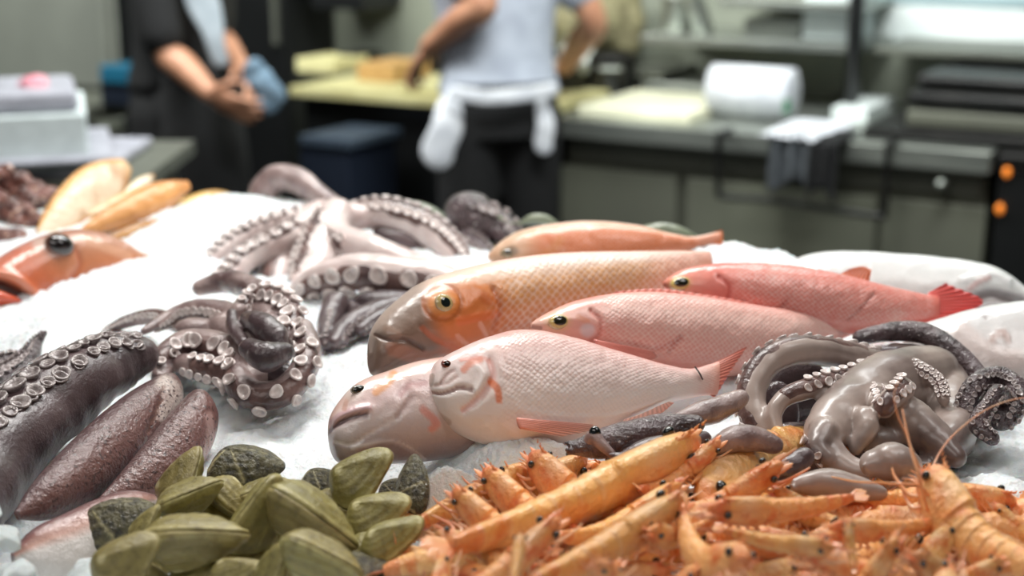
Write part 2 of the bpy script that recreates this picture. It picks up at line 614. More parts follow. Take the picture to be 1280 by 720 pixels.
def cloth(name, px0, px1, pytop, pybot, t0, mat, label, cat, wob=0.012, over=0.18, thick=0.006, seed=0):
    """a cloth lying on the counter and hanging over its front edge"""
    nu, nv = 26, 34
    V = []
    sA, sB = kpx(px0, (pytop + pybot) / 2, t0)[0], kpx(px1, (pytop + pybot) / 2, t0)[0]
    zb = kpx((px0 + px1) / 2, pybot, t0)[1]
    zt = ztop + 0.012
    L1, L2 = over, zt - zb
    for side in (0, 1):
        for j in range(nv):
            q = (L1 + L2) * j / (nv - 1)
            for i in range(nu):
                u = i / (nu - 1)
                s_ = sA + (sB - sA) * u
                fold = wob * math.sin(u * 17 + seed) * min(1, q / 0.25) + 0.5 * wob * math.sin(u * 31 + j * 0.1 + seed)
                if q < L1:
                    tt, z = t0 + L1 - q, zt + abs(fold) * 0.8
                else:
                    tt, z = t0 + fold - 0.012, zt - (q - L1) - 0.02 * math.sin(u * 5 + seed) * (q - L1) / L2
                V.append(K((s_, tt - side * 0 + (thick if side and q >= L1 else 0), z - (thick if side and q < L1 else 0))))
    Fc = []
    n1 = nu * nv
    for j in range(nv - 1):
        for i in range(nu - 1):
            a = j * nu + i
            Fc.append((a, a + 1, a + nu + 1, a + nu))
            Fc.append((n1 + a, n1 + a + nu, n1 + a + nu + 1, n1 + a + 1))
    for i in range(nu - 1):
        Fc.append((i, n1 + i, n1 + i + 1, i + 1))
        a = (nv - 1) * nu + i
        Fc.append((a, a + 1, n1 + a + 1, n1 + a))
    for j in range(nv - 1):
        a = j * nu
        Fc.append((a, a + nu, n1 + a + nu, n1 + a))
        a = j * nu + nu - 1
        Fc.append((a, n1 + a, n1 + a + nu, a + nu))
    return tag(mesh_obj(name, V, Fc, mat), label, cat)


cloth('tea_towel', 962, 1012, 140, 232, -0.105, M['greycloth'], 'grey towel hanging down over the counter front beside the rail', 'towel', seed=1)
cloth('tea_towel', 1012, 1048, 150, 244, -0.115, M['blackcloth'], 'black towel hanging lowest over the counter front', 'towel', seed=2.3)
cloth('tea_towel', 948, 1022, 135, 168, -0.14, M['whitecloth'], 'white towel with a green mark draped over the counter edge', 'towel', over=0.35, seed=4)
s_, z_ = kpx(983, 134, 0.1)
V, Fc = [], []
ell_geo(K((s_, 0.03, ztop + 0.035)), (KX * 0.016, KY * 0.03, Vector((0, 0, 0.004))), V, Fc)
# paper roll lying on the counter
sA, sB = kpx(890, 125, 0.25)[0], kpx(992, 125, 0.25)[0]
V, Fc = tube_geo([K((sA + (sB - sA) * u, 0.25, ztop + 0.075)) for u in (0, 0.02, 0.5, 0.98, 1)], [0.06, 0.073, 0.073, 0.073, 0.06], 28, cap=False)
pr = mesh_obj('paper_roll', V, Fc, M['whitecloth'])
tag(pr, 'big white paper roll lying on the steel counter beside the towels', 'paper roll')
V, Fc = tube_geo([K((sA - 0.004, 0.25, ztop + 0.075)), K((sA + 0.004, 0.25, ztop + 0.075))], [0.02, 0.02], 16, cap=False)
mesh_obj('core', V, Fc, M['wood'], pr)
k_ = kbox('green_print_mark', 979, 124, 987, 142, 0.172, 0.178, M['green'], pr, bev=0.001)
k_.name = 'printed_mark'
# boards and trays on the counter
tag(kbox('chopping_board', 722, 122, 862, 146, 0.05, 0.45, M['boardwhite'], z0=ztop, z1=ztop + 0.03), 'cream chopping board lying on the steel counter right of the white shirt', 'board')
tag(kbox('chopping_board', 1040, 122, 1084, 140, 0.3, 0.6, M['wallwhite'], z0=ztop, z1=ztop + 0.04), 'white board on the steel counter between towels and black griddle', 'board')
tag(kbox('steel_tray', 800, 98, 905, 118, 0.5, 0.7, M['steel'], z0=ztop, z1=ztop + 0.05), 'shallow steel tray at the back of the counter below the shelf', 'tray')
g = empty('griddle', K((kpx(1180, 150, 0.3)[0], 0.3, ztop)))
tag(g, 'black double griddle standing on the right end of the steel counter', 'griddle')
sA, sB = kpx(1085, 150, 0.1)[0], kpx(1300, 150, 0.1)[0]
kraw('base', sA, sB, 0.05, 0.6, ztop + 0.0, ztop + 0.03, M['pan'], g, 0.006)
kraw('lower_plate', sA + 0.10, sB, 0.1, 0.62, ztop + 0.035, ztop + 0.075, M['steel_door'], g, 0.006)
kraw('upper_plate', sA + 0.10, sB, 0.1, 0.62, ztop + 0.085, ztop + 0.125, M['pan'], g, 0.012)
kraw('lid_edge', sA + 0.11, sB, 0.14, 0.62, ztop + 0.13, ztop + 0.165, M['pan'], g, 0.012)

# black range at the right end, with amber lamps
sA = kpx(1246, 230, 0)[0]
r = empty('black_range', K((sA + 0.4, 0.35, 0)))
tag(r, 'black kitchen range with two glowing amber lamps right of the steel counter', 'range')
kraw('body', sA, sA + 0.8, 0.0, 0.7, 0.0, ztop - 0.03, M['black'], r, 0.01)
kraw('top', sA, sA + 0.8, -0.02, 0.72, ztop - 0.025, ztop, M['pan'], r, 0.006)
for px, py in ((1258, 216), (1240, 262)):
    s_, z_ = kpx(max(px, 1249), py, -0.02)
    V, Fc = [], []
    ell_geo(K((s_, -0.012, z_)), (KX * 0.009, KY * 0.012, Vector((0, 0, 0.013))), V, Fc)
    mesh_obj('indicator_lamp', V, Fc, M['amber'], r)

# shelves and post
tag(kbox('wall_shelf', 800, 50, 1076, 60, 0.42, 0.78, M['steel'], bev=0.002), 'long steel wall shelf over the back of the counter', 'shelf')
tag(kbox('wall_shelf', 900, 2, 1076, 12, 0.42, 0.78, M['steel'], bev=0.002), 'upper steel wall shelf above the long steel shelf', 'shelf')
tag(kbox('wall_shelf', 1092, 66, 1400, 74, 0.42, 0.78, M['steel_dull'], bev=0.002), 'dull steel ledge below the pale wall panel at right', 'shelf')
s_ = kpx(1080, 60, 0.5)[0]
V, Fc = tube_geo([K((s_, 0.40, z)) for z in (ztop, 1.2, 2.0, 3.2)], [0.022] * 4, 12, (1, 0, 0), cap=False)
tag(mesh_obj('steel_post', V, Fc, M['black']), 'dark round post rising from the counter beside the pale panel', 'post')
tag(kbox('storage_box', 1004, -14, 1068, 50, 0.5, 0.72, M['foam']), 'pale storage box on the long steel shelf next to the post', 'box')
tag(kbox('storage_box', 930, 24, 1000, 50, 0.5, 0.72, M['steel']), 'low steel container on the shelf beside the pale box', 'container')


def pot(name, px, pyb, rad, h, t0, mat, label, cat, zb=None, tilt=0.0, handle=True):
    s_, z_ = kpx(px, pyb, t0)
    if zb is None:
        zb = z_
    c = K((s_, t0, zb))
    ax = Vector((math.sin(tilt), 0, math.cos(tilt)))
    prof = [(0.0, 0.0), (rad * 0.9, 0.0), (rad, h * 0.08), (rad, h * 0.95), (rad * 1.05, h), (rad * 0.95, h), (rad * 0.93, h * 0.12), (0, h * 0.1)]
    V, Fc = [], []
    n = 28
    q = Vector((0, 0, 1)).rotation_difference(ax)
    for r_, z in prof:
        for j in range(n):
            a = 2 * math.pi * j / n
            V.append(c + q @ Vector((max(r_, 1e-4) * math.cos(a), max(r_, 1e-4) * math.sin(a), z)))
    for k in range(len(prof) - 1):
        for j in range(n):
            a, b = k * n + j, k * n + (j + 1) % n
            Fc.append((a, b, b + n, a + n))
    o = mesh_obj(name, V, Fc, mat)
    tag(o, label, cat)
    if handle:
        hz = h * 0.75
        V, Fc = tube_geo(catmull([c + q @ Vector((rad * math.cos(a_) * k_, rad * math.sin(a_) * k_, hz)) for a_, k_ in ((-1.9, 0.98), (-1.85, 1.25), (-1.3, 1.25), (-1.25, 0.98))], 16), [0.006] * 16, 8)
        mesh_obj('handle', V, Fc, M['steel'], o)
    return o


pot('cooking_pan', 706, 0, 0.08, 0.15, 0.38, M['pan'], 'dark round pan on the counter just right of the white shirt', 'pan', zb=ztop)
pot('cooking_pan', 762, 0, 0.09, 0.13, 0.48, M['pan'], 'wider black pan at the back beside the dark round pan', 'pan', zb=ztop)
pot('steel_canister', 846, 50, 0.05, 0.14, 0.6, M['steel'], 'upright steel canister on the left end of the long shelf', 'canister', handle=False)
pot('steel_canister', 882, 52, 0.035, 0.16, 0.55, M['steel'], 'narrow steel canister leaning on the long shelf', 'canister', tilt=-0.35, handle=False)
# khaki sack above the pans: a bulging sack on a low stand
V, Fc = [], []
s_, z_ = kpx(738, 62, 0.6)
ell_geo(K((s_, 0.66, z_ + 0.08)), (KX * 0.17, KY * 0.1, Vector((0, 0, 0.13))), V, Fc, 28, 18, 0.35, 9)
ell_geo(K((s_ - 0.02, 0.66, z_ + 0.19)), (KX * 0.06, KY * 0.05, Vector((0, 0, 0.06))), V, Fc, 18, 12, 0.35, 14)
o = mesh_obj('sack', V, Fc, M['sack'])
tag(o, 'bulging khaki sack on a steel ledge above the dark pans', 'sack')
tag(kraw('wall_shelf', s_ - 0.26, s_ + 0.3, 0.5, 0.79, z_ - 0.07, z_ - 0.05, M['steel_dull'], bev=0.002), 'short steel ledge carrying the khaki sack', 'shelf')
for i, px in enumerate((692, 731)):
    s_, z_ = kpx(px, 82, 0.3)
    V, Fc = [], []
    ell_geo(K((s_, 0.29, z_)), (KX * 0.022, KY * 0.012, Vector((0, 0, 0.026))), V, Fc)
    tube_geo([K((s_, 0.29, z_)), K((s_ + 0.02, 0.38, z_ + 0.10))], [0.005, 0.005], 8, V=V, Fc=Fc)
    tag(mesh_obj('ladle', V, Fc, M['steel']), ['steel ladle on the pan rim nearest the white shirt', 'steel ladle on the pan rim further from the white shirt'][i], 'ladle')

# left-hand counter with boards
sA, sB = kpx(366, 115, 0)[0], kpx(640, 135, 0)[0]
t = empty('dark_counter', K(((sA + sB) / 2, 0.35, 0)))
tag(t, 'dark fronted kitchen counter with pale worktop left of the white shirt', 'counter')
zl = kpx(560, 122, 0)[1]
kraw('worktop', sA, s0 - 0.01, -0.02, 0.78, zl - 0.03, zl, M['board'], t)
kraw('carcass', sA + 0.02, s0 - 0.02, 0.03, 0.76, 0.0, zl - 0.03, M['black'], t)
tag(kbox('chopping_board', 500, 96, 562, 120, 0.02, 0.5, M['board'], z0=zl + 0.001, z1=zl + 0.025), 'pale yellow chopping board under the outstretched hand', 'board')
tag(kbox('bread_crate', 446, 80, 492, 104, 0.2, 0.42, M['wood'], z0=zl + 0.001), 'small tan wooden crate on the counter beside the hand', 'crate')
tag(kbox('cardboard_carton', 370, 74, 418, 100, 0.3, 0.5, M['board'], z0=zl + 0.001), 'dull yellow carton at the left end of the dark counter', 'carton')
tag(kbox('black_tray', 424, 66, 448, 100, 0.45, 0.6, M['black'], z0=zl + 0.001), 'black upright tray behind the tan crate', 'tray')
tag(kbox('black_tray', 530, 60, 600, 100, 0.50, 0.7, M['black'], z0=zl + 0.001), 'black tray leaning at the wall beside the white shirt', 'tray')
o = kbox('blue_crate', 376, 176, 436, 290, -0.30, -0.05, M['navy'], z0=0.0)
tag(o, 'dark blue plastic crate on the floor before the dark counter', 'crate')
kbox('rim', 374, 172, 438, 184, -0.31, -0.04, M['navyrim'], o).name = 'rim'
tag(kbox('extractor_hood', 386, -160, 452, 12, 0.55, 0.79, M['black']), 'black extractor box on the wall above the dark counter', 'hood')

# black cupboards behind the person in black
sA, sB = kpx(150, 100, 0.5)[0], kpx(360, 100, 0.5)[0]
t = empty('black_cupboard', K(((sA + sB) / 2, 0.65, 0)))
tag(t, 'tall black cupboard behind the person in black', 'cupboard')
kraw('body', sA, sB, 0.52, 0.79, 0.0, 2.3, M['black'], t)
nD = 3
for i in range(nD):
    d = kraw('door', sA + (sB - sA) * i / nD + 0.006, sA + (sB - sA) * (i + 1) / nD - 0.006, 0.498, 0.52, 0.06, 2.26, M['black'], t)
    h = kraw('handle', sA + (sB - sA) * (i + 1) / nD - 0.04, sA + (sB - sA) * (i + 1) / nD - 0.028, 0.47, 0.498, 1.0, 1.3, M['steel_dull'], d, 0.002)
# low steel bench at far left with a blue tub
sA, sB = kpx(-60, 140, -0.10)[0], kpx(182, 140, -0.10)[0]
t = empty('steel_bench', K(((sA + sB) / 2, 0.3, 0)))
tag(t, 'low steel bench behind the foam boxes at far left', 'bench')
zb = kpx(150, 137, -0.35)[1]
kraw('worktop', sA, sB, -0.35, -0.06, zb - 0.05, zb, M['steel_dull'], t)
for sx in (sA + 0.04, sB - 0.04):
    for tx in (-0.32, -0.09):
        kraw('leg', sx - 0.015, sx + 0.015, tx - 0.015, tx + 0.015, 0.0, zb - 0.05, M['steel_dull'], t)
kraw('lower_panel', sA + 0.02, sB - 0.02, -0.3, -0.1, 0.2, zb - 0.12, M['black'], t)
o = kbox('plastic_tub', 126, 104, 172, 134, -0.3, -0.12, M['navy'], z0=zb + 0.001)
tag(o, 'dark plastic tub with a blue lid on the steel bench', 'tub')
kbox('lid', 124, 83, 174, 106, -0.31, -0.11, M['blue'], o, 0.008)

# foam boxes on the floor stand left of the stall (near)
YB = 2.75


def ybox(name, px0, py0, px1, py1, Y, dep, mat, parent=None, bev=0.006, rot=0.0, z0=None):
    a = aty(px0, (py0 + py1) / 2, Y)
    b = aty(px1, (py0 + py1) / 2, Y)
    zt = aty((px0 + px1) / 2, py0, Y).z
    zb_ = aty((px0 + px1) / 2, py1, Y).z if z0 is None else z0
    R = Matrix.Rotation(rot, 3, 'Z')
    piv = Vector((b.x, Y, 0))
    V, Fc = box_geo(a.x, b.x, Y, Y + dep, zb_, zt, [], [], lambda p: piv + R @ (Vector(p) - piv))
    o = mesh_obj(name, V, Fc, mat, parent, smooth=False)
    if bev:
        bevel(o, bev, 3)
    return o


st = empty('side_table', (-0.99, YB + 0.15, 0))
tag(st, 'steel side table under the white foam box at far left', 'table')
zt_ = aty(50, 222, YB).z
V, Fc = box_geo(-1.45, -0.72, YB - 0.06, YB + 0.45, zt_ - 0.03, zt_, [], [])
mesh_obj('table_top', V, Fc, M['steel_dull'], st, smooth=False)
for x in (-1.40, -0.77):
    for y in (YB - 0.01, YB + 0.4):
        V, Fc = box_geo(x - 0.015, x + 0.015, y - 0.015, y + 0.015, 0, zt_ - 0.03, [], [])
        mesh_obj('leg', V, Fc, M['steel_dull'], st, smooth=False)
tag(ybox('foam_tray', -60, 212, 128, 222, YB - 0.02, 0.4, M['film'], z0=zt_ + 0.001), 'grey wrapped tray lowest in the stack at far left', 'tray')
zz = aty(50, 212, YB - 0.02).z
b1 = ybox('foam_box', -60, 142, 110, 196, YB, 0.36, M['foam'], z0=zz + 0.001, rot=0.30)
tag(b1, 'large white foam box in the stack at far left', 'box')
o = ybox('foam_lid', -70, 196, 144, 204, YB - 0.03, 0.4, M['film'], b1, rot=0.30)
o.name = 'grey_film'
zz = aty(50, 142, YB).z
b2 = ybox('folded_sheets', -60, 114, 98, 142, YB + 0.02, 0.3, M['film'], z0=zz + 0.001, bev=0.012, rot=0.32)
tag(b2, 'stack of grey plastic sheets on top of the white foam box', 'sheets')
V, Fc = [], []
ell_geo(aty(42, 108, YB + 0.1), ((0.03, 0, 0), (0, 0.03, 0), (0, 0, 0.022)), V, Fc, 16, 10, 0.5, 40)
tag(mesh_obj('paper_scrap', V, Fc, M['pink']), 'small crumpled pink paper on top of the grey sheets', 'paper')


# ============================================================ people
def hand_geo(wrist, d, n, V, Fc, curl=0.5, side=1, fan=0.09):
    """wrist, direction of the fingers, palm normal; five fingers"""
    wrist, d, n = Vector(wrist), Vector(d).normalized(), Vector(n)
    n = (n - d * n.dot(d)).normalized()
    s = d.cross(n) * side
    c = wrist + d * 0.05
    ell_geo(c, (s * 0.041, n * 0.017, d * 0.056), V, Fc, 16, 12)
    for i, (L, off) in enumerate(((0.072, 0.030), (0.080, 0.010), (0.075, -0.010), (0.060, -0.029))):
        p = wrist + d * 0.088 + s * off
        dd = (d + s * fan * (1.5 - i)).normalized()
        pts = [p - dd * 0.02]
        a = 0.15
        q = p
        for seg in (0.45, 0.32, 0.23):
            v = dd * math.cos(a) + n * math.sin(a)
            pts.append(q)
            q = q + v * L * seg
            a += curl
        pts.append(q)
        tube_geo(pts, [0.0095, 0.0092, 0.0085, 0.008, 0.007], 8, n, V=V, Fc=Fc)
    p = wrist + d * 0.03 + s * 0.034
    v = (d * 0.7 + s * 0.65 + n * 0.25).normalized()
    v2 = (d * 0.85 + s * 0.2 + n * 0.45).normalized()
    tube_geo([p - v * 0.015, p + v * 0.02, p + v * 0.042, p + v * 0.042 + v2 * 0.03], [0.012, 0.012, 0.010, 0.008], 8, n, V=V, Fc=Fc)


def human(label, hip, face, arms, shirt, trousers, shoes=M['black'], lean=0.0, sleeve=0.62):
    """hip centre (x, y) on the floor; face = direction looked at; arms = [(elbow, wrist, finger dir, palm normal)] for left, right"""
    f = Vector((face[0], face[1], 0)).normalized()
    s = Vector((0, 0, 1)).cross(f)          # the person's left
    U = Vector((0, 0, 1))
    H = Vector((hip[0], hip[1], 0))

    def P(a, b, z):
        return H + s * a + f * b + U * z
    body_V, body_F = [], []
    tor = [(0.0, 0.88, .15, .105), (0.0, 0.98, .155, .11), (0.01, 1.08, .14, .10), (0.02, 1.2, .15, .108), (0.02, 1.32, .17, .11), (0.01, 1.4, .165, .095), (0.005, 1.46, .09, .07)]
    C = [P(0, b + lean * (z - 0.95), z) for b, z, _, _ in tor]

    def torso(V, Fc, g, zmax=9, zmin=0):
        sel = [(c, q) for c, q in zip(C, tor) if zmin <= q[1] <= zmax]
        Cc = catmull([c for c, _ in sel], 20)
        A = catmull([(q[2] + g, q[3] + g) for _, q in sel], 20)
        base = len(V)
        n = 28
        for c, (ra, rb) in zip(Cc, A):
            for j in range(n):
                an = 2 * math.pi * j / n
                V.append(tuple(Vector(c) + s * (ra * math.cos(an)) + f * (rb * math.sin(an))))
        for k in range(19):
            for j in range(n):
                a, b = base + k * n + j, base + k * n + (j + 1) % n
                Fc.append((a, b, b + n, a + n))
        Fc.append(tuple(base + j for j in range(n - 1, -1, -1)))
        Fc.append(tuple(base + 19 * n + j for j in range(n)))
    torso(body_V, body_F, 0)
    nb = C[-1]
    tube_geo([nb - U * 0.04, nb + U * 0.03 + f * 0.005, nb + U * 0.10 + f * 0.015], [0.062, 0.056, 0.055], 16, f, V=body_V, Fc=body_F)
    hd = nb + U * 0.19 + f * 0.03
    ell_geo(hd, (s * 0.076, f * 0.098, U * 0.118), body_V, body_F, 24, 18)
    ell_geo(hd - U * 0.07 + f * 0.03, (s * 0.052, f * 0.06, U * 0.05), body_V, body_F, 16, 12)
    tube_geo([hd + f * 0.088 + U * 0.02, hd + f * 0.105 - U * 0.005, hd + f * 0.113 - U * 0.028], [0.009, 0.011, 0.014], 10, s, V=body_V, Fc=body_F)
    for k in (-1, 1):
        ell_geo(hd + s * 0.077 * k - f * 0.005, (s * 0.012, f * 0.02, U * 0.032), body_V, body_F)
        ell_geo(hd + s * 0.03 * k + f * 0.085 + U * 0.022, (s * 0.022, f * 0.012, U * 0.007), body_V, body_F)
    tube_geo([hd + f * 0.088 - U * 0.058 + s * 0.024, hd + f * 0.097 - U * 0.056, hd + f * 0.088 - U * 0.058 - s * 0.024], [0.006, 0.009, 0.006], 8, U, V=body_V, Fc=body_F)
    sh_pts = []
    for k, (el, wr, fd, pn) in zip((1, -1), arms):
        sh = C[-2] + s * 0.165 * k + U * 0.0
        sh_pts.append(sh)
        el, wr = Vector(el), Vector(wr)
        tube_geo(catmull([sh, sh.lerp(el, 0.5), el, el.lerp(wr, 0.4), wr], 24), catmull([[.055], [.047], [.041], [.042], [.028]], 24)[:, 0], 14, f, V=body_V, Fc=body_F)
        hand_geo(wr, fd, pn, body_V, body_F, 0.45, side=-k)
    legs = []
    for k in (1, -1):
        hp, kn, an = P(0.085 * k, 0, 0.9), P(0.10 * k, 0.02, 0.49), P(0.11 * k, -0.01, 0.09)
        legs.append((hp, kn, an))
        tube_geo(catmull([hp, hp.lerp(kn, 0.5), kn, kn.lerp(an, 0.35), an], 24), catmull([[.085], [.074], [.056], [.055], [.038]], 24)[:, 0], 14, f, V=body_V, Fc=body_F)
        tube_geo([an - f * 0.03 - U * 0.04, an + f * 0.06 - U * 0.045, an + f * 0.16 - U * 0.06], [0.04, 0.038, 0.026], 12, U, V=body_V, Fc=body_F)
    root = mesh_obj('person', body_V, body_F, M['skin'], origin=H)
    add_remesh(root, 0.0062, 4)
    tag(root, label, 'person')
    # shirt
    V, Fc = [], []
    torso(V, Fc, 0.022, zmin=0.9)
    for sh, (el, wr, fd, pn) in zip(sh_pts, arms):
        el = Vector(el)
        tube_geo([sh + (sh - C[-2]) * -0.3, sh, sh.lerp(el, sleeve * 0.5), sh.lerp(el, sleeve)], [0.07, 0.072, 0.066, 0.064], 18, f, V=V, Fc=Fc)
    add_remesh(mesh_obj('shirt', V, Fc, shirt, root), 0.009, 5)
    V, Fc = [], []
    tube_geo([P(0, 0, 0.86), P(0, 0, 1.02)], [0.165, 0.168], 24, f, flat=0.75, V=V, Fc=Fc, cap=False)
    for hp, kn, an in legs:
        tube_geo([hp, hp.lerp(kn, 0.5), kn, kn.lerp(an, 0.5), an - U * 0.02], [0.098, 0.088, 0.075, 0.07, 0.066], 18, f, V=V, Fc=Fc)
    add_remesh(mesh_obj('trousers', V, Fc, trousers, root), 0.009, 4)
    for hp, kn, an in legs:
        V, Fc = tube_geo([an - f * 0.05 - U * 0.045, an + f * 0.05 - U * 0.045, an + f * 0.18 - U * 0.058], [0.045, 0.046, 0.032], 14, U, flat=0.9)
        mesh_obj('shoe', V, Fc, shoes, root)
    # hair
    V, Fc = [], []
    ell_geo(hd + U * 0.025 - f * 0.018, (s * 0.084, f * 0.098, U * 0.108), V, Fc, 24, 16, 0.06, 60)
    mesh_obj('hair', V, Fc, M['hair'], root)
    return root, P, f, s


# person in the pale shirt, working at the counter with their back turned
e1 = aty(604, 4, 3.84)
w1 = aty(536, 58, 3.98)
e2 = Vector((0.23, 4.10, 1.17))
root, P, f, s = human('person in pale grey T-shirt and dark trousers reaching over the counter', (-0.035, 4.02), (-0.30, 0.95),
                      [(e1, w1, (w1 - e1) * 1.0 + Vector((0, 0.05, -0.12)), (0.3, 0.2, -1)),
                       (e2, (0.16, 4.33, 1.02), (-0.5, 0.7, -0.2), (0, 0, -1))], M['shirt'], M['blackcloth'], lean=0.06)


def panel(name, pts, wid, mat, parent, thick=0.012, n=20, wob=0.006):
    """hanging cloth strip through the points, given widths"""
    C_ = catmull(pts, n)
    W = catmull([[v] for v in wid], n)[:, 0]
    V, Fc = [], []
    tube_geo(C_, W, 14, (0, 1, 0), flat=0.16, V=V, Fc=Fc, wave=lambda k, a: 1 + 0.12 * math.sin(k * 14 + 3 * a))
    return mesh_obj(name, V, Fc, mat, parent)


panel('apron_flap', [aty(575, 112, 3.93), aty(560, 150, 3.90), aty(548, 192, 3.90)], [0.03, 0.042, 0.046], M['whitecloth'], root)
panel('apron_flap', [aty(676, 112, 3.95), aty(681, 150, 3.92), aty(680, 182, 3.92)], [0.012, 0.024, 0.026], M['whitecloth'], root)
panel('apron_tie', [aty(570, 118, 3.87), aty(630, 122, 3.84), aty(690, 112, 3.90)], [0.02, 0.02, 0.02], M['whitecloth'], root)

# person in black, folding a blue cloth
e1 = aty(208, 62, 4.02)      # near arm
w1 = aty(262, 116, 3.92)
e2 = aty(268, 40, 4.32)
w2 = aty(300, 82, 4.05)
root, P, f, s = human('person in a black short-sleeved top and apron holding a blue cloth', (-0.985, 4.22), (0.85, -0.42),
                      [(e2, w2, (w2 - e2) + Vector((0.06, 0, -0.18)), (-0.2, -0.4, -0.7)),
                       (e1, w1, (w1 - e1) + Vector((0.10, 0, 0.0)), (0.0, 0.8, 0.4))], M['blackcloth'], M['blackcloth'], lean=0.03, sleeve=0.86)
# pale strap and bib edge of the apron
panel('apron_strap', [aty(246, -40, 4.02), aty(256, 5, 3.99), aty(266, 42, 3.96), aty(276, 74, 3.95)], [0.05, 0.046, 0.030, 0.022], M['greywhite'], root)
V, Fc = [], []
tube_geo([P(0.0, 0.03, 1.05), P(0, 0.045, 0.8), P(0.0, 0.06, 0.42)], [0.155, 0.17, 0.18], 24, f, flat=0.85, V=V, Fc=Fc, cap=False)
mesh_obj('apron_skirt', V, Fc, M['blackcloth'], root)
V, Fc = [], []
c = aty(330, 112, 3.98)
ell_geo(c, (Vector((0.045, 0, 0.02)), Vector((0, 0.03, 0)), Vector((0.02, 0, -0.055))), V, Fc, 26, 18, 0.5, 22)
ell_geo(c + Vector((-0.03, 0, 0.045)), (Vector((0.035, 0, 0.01)), Vector((0, 0.025, 0)), Vector((0, 0, 0.04))), V, Fc, 20, 14, 0.5, 25)
o = mesh_obj('cloth', V, Fc, M['bluecloth'])
add_remesh(o, 0.004, 3)
tag(o, 'crumpled blue grey cloth held in the hands of the person in black', 'cloth')

# ============================================================ stall: stand and crushed ice
def yedge(x):
    return 1.715 - 0.5176 * x


X0, X1, YF = -1.05, 1.05, 0.42


def slab(top, bot, inset, V, Fc):
    b = len(V)
    q = [(X0 + inset, YF + inset), (X1 - inset, YF + inset), (X1 - inset, yedge(X1) - inset), (X0 + inset, yedge(X0) - inset)]
    for z in (bot, top):
        for x, y in q:
            V.append((x, y, z))
    for f in ((0, 3, 2, 1), (4, 5, 6, 7), (0, 1, 5, 4), (1, 2, 6, 5), (2, 3, 7, 6), (3, 0, 4, 7)):
        Fc.append(tuple(b + i for i in f))


st = empty('display_stand', (0, 1.0, 0))
tag(st, 'steel seafood stall stand carrying the bed of crushed ice', 'stand')
V, Fc = [], []
slab(0.96, 0.12, 0.03, V, Fc)
mesh_obj('body', V, Fc, M['steel_dull'], st, smooth=False)
V, Fc = [], []
slab(0.12, 0.0, 0.08, V, Fc)
mesh_obj('plinth', V, Fc, M['black'], st, smooth=False)
V, Fc = [], []
cs = [Vector((X0, YF, 0)), Vector((X1, YF, 0)), Vector((X1, yedge(X1), 0)), Vector((X0, yedge(X0), 0))]
cen = sum(cs, Vector()) / 4
for k, (p, z0, z1) in enumerate([(0.94, 1.03, 1.085)]):
    ring = []
    for c in cs:
        ring.append([c, z0])
    outer = [c for c in cs]
    inner = [c + (cen - c).normalized() * 0.03 for c in cs]
    n = 4
    for z in (0.94, 1.085):
        for c in outer + inner:
            V.append((c.x, c.y, z))
    for i in range(4):
        j = (i + 1) % 4
        Fc += [(i, j, 8 + j, 8 + i), (4 + j, 4 + i, 12 + i, 12 + j), (8 + i, 8 + j, 12 + j, 12 + i), (j, i, 4 + i, 4 + j)]
bevel(mesh_obj('rim', V, Fc, M['steel_dull'], st, smooth=False), 0.004)

MOUNDS = []   # x, y, sx, sy, h


def mound(px, py, z, sx, sy, h):
    p = atz(px, py, z)
    MOUNDS.append((p.x, p.y, sx, sy, h))


mound(1262, 590, 1.11, 0.055, 0.055, 0.05)
mound(640, 545, 1.10, 0.075, 0.022, 0.035)
mound(430, 500, 1.10, 0.05, 0.05, 0.012)
mound(560, 430, 1.12, 0.10, 0.05, 0.03)
mound(780, 400, 1.14, 0.16, 0.05, 0.045)
mound(940, 318, 1.14, 0.09, 0.07, 0.035)
mound(870, 318, 1.14, 0.05, 0.05, 0.022)
mound(300, 262, 1.14, 0.10, 0.10, 0.030)
mound(200, 330, 1.13, 0.12, 0.10, 0.020)
mound(60, 420, 1.11, 0.06, 0.06, 0.015)
mound(330, 560, 1.10, 0.05, 0.05, 0.012)
mound(1200, 430, 1.12, 0.09, 0.08, 0.02)
# stacked shellfish lie in hollows
mound(20, 226, 1.13, 0.22, 0.10, -0.05)
mound(960, 660, 1.10, 0.24, 0.12, -0.06)
mound(330, 660, 1.10, 0.13, 0.08, -0.045)


def icez(x, y):
    x = np.asarray(x, dtype=float)
    y = np.asarray(y, dtype=float)
    t = np.clip((y - 0.85) / 0.95, 0, 1)
    z = 1.072 + 0.056 * t
    for mx, my, sx, sy, h in MOUNDS:
        z = z + h * np.exp(-((x - mx) / sx) ** 2 - ((y - my) / sy) ** 2)
    e = (1.715 - 0.5176 * x) - y
    k = np.clip((e - 0.012) / 0.05, 0, 1)
    return z * k + 1.075 * (1 - k)


_g = np.random.RandomState(3).rand(256, 256)


def vnoise(x, y, s, off=0):
    x = np.asarray(x) * s + off
    y = np.asarray(y) * s + off * 1.7
    xi, yi = np.floor(x).astype(int), np.floor(y).astype(int)
    fx, fy = x - xi, y - yi
    fx, fy = fx * fx * (3 - 2 * fx), fy * fy * (3 - 2 * fy)
    a = _g[xi % 256, yi % 256]
    b = _g[(xi + 1) % 256, yi % 256]
    c = _g[xi % 256, (yi + 1) % 256]
    d = _g[(xi + 1) % 256, (yi + 1) % 256]
    return a * (1 - fx) * (1 - fy) + b * fx * (1 - fy) + c * (1 - fx) * fy + d * fx * fy - 0.5


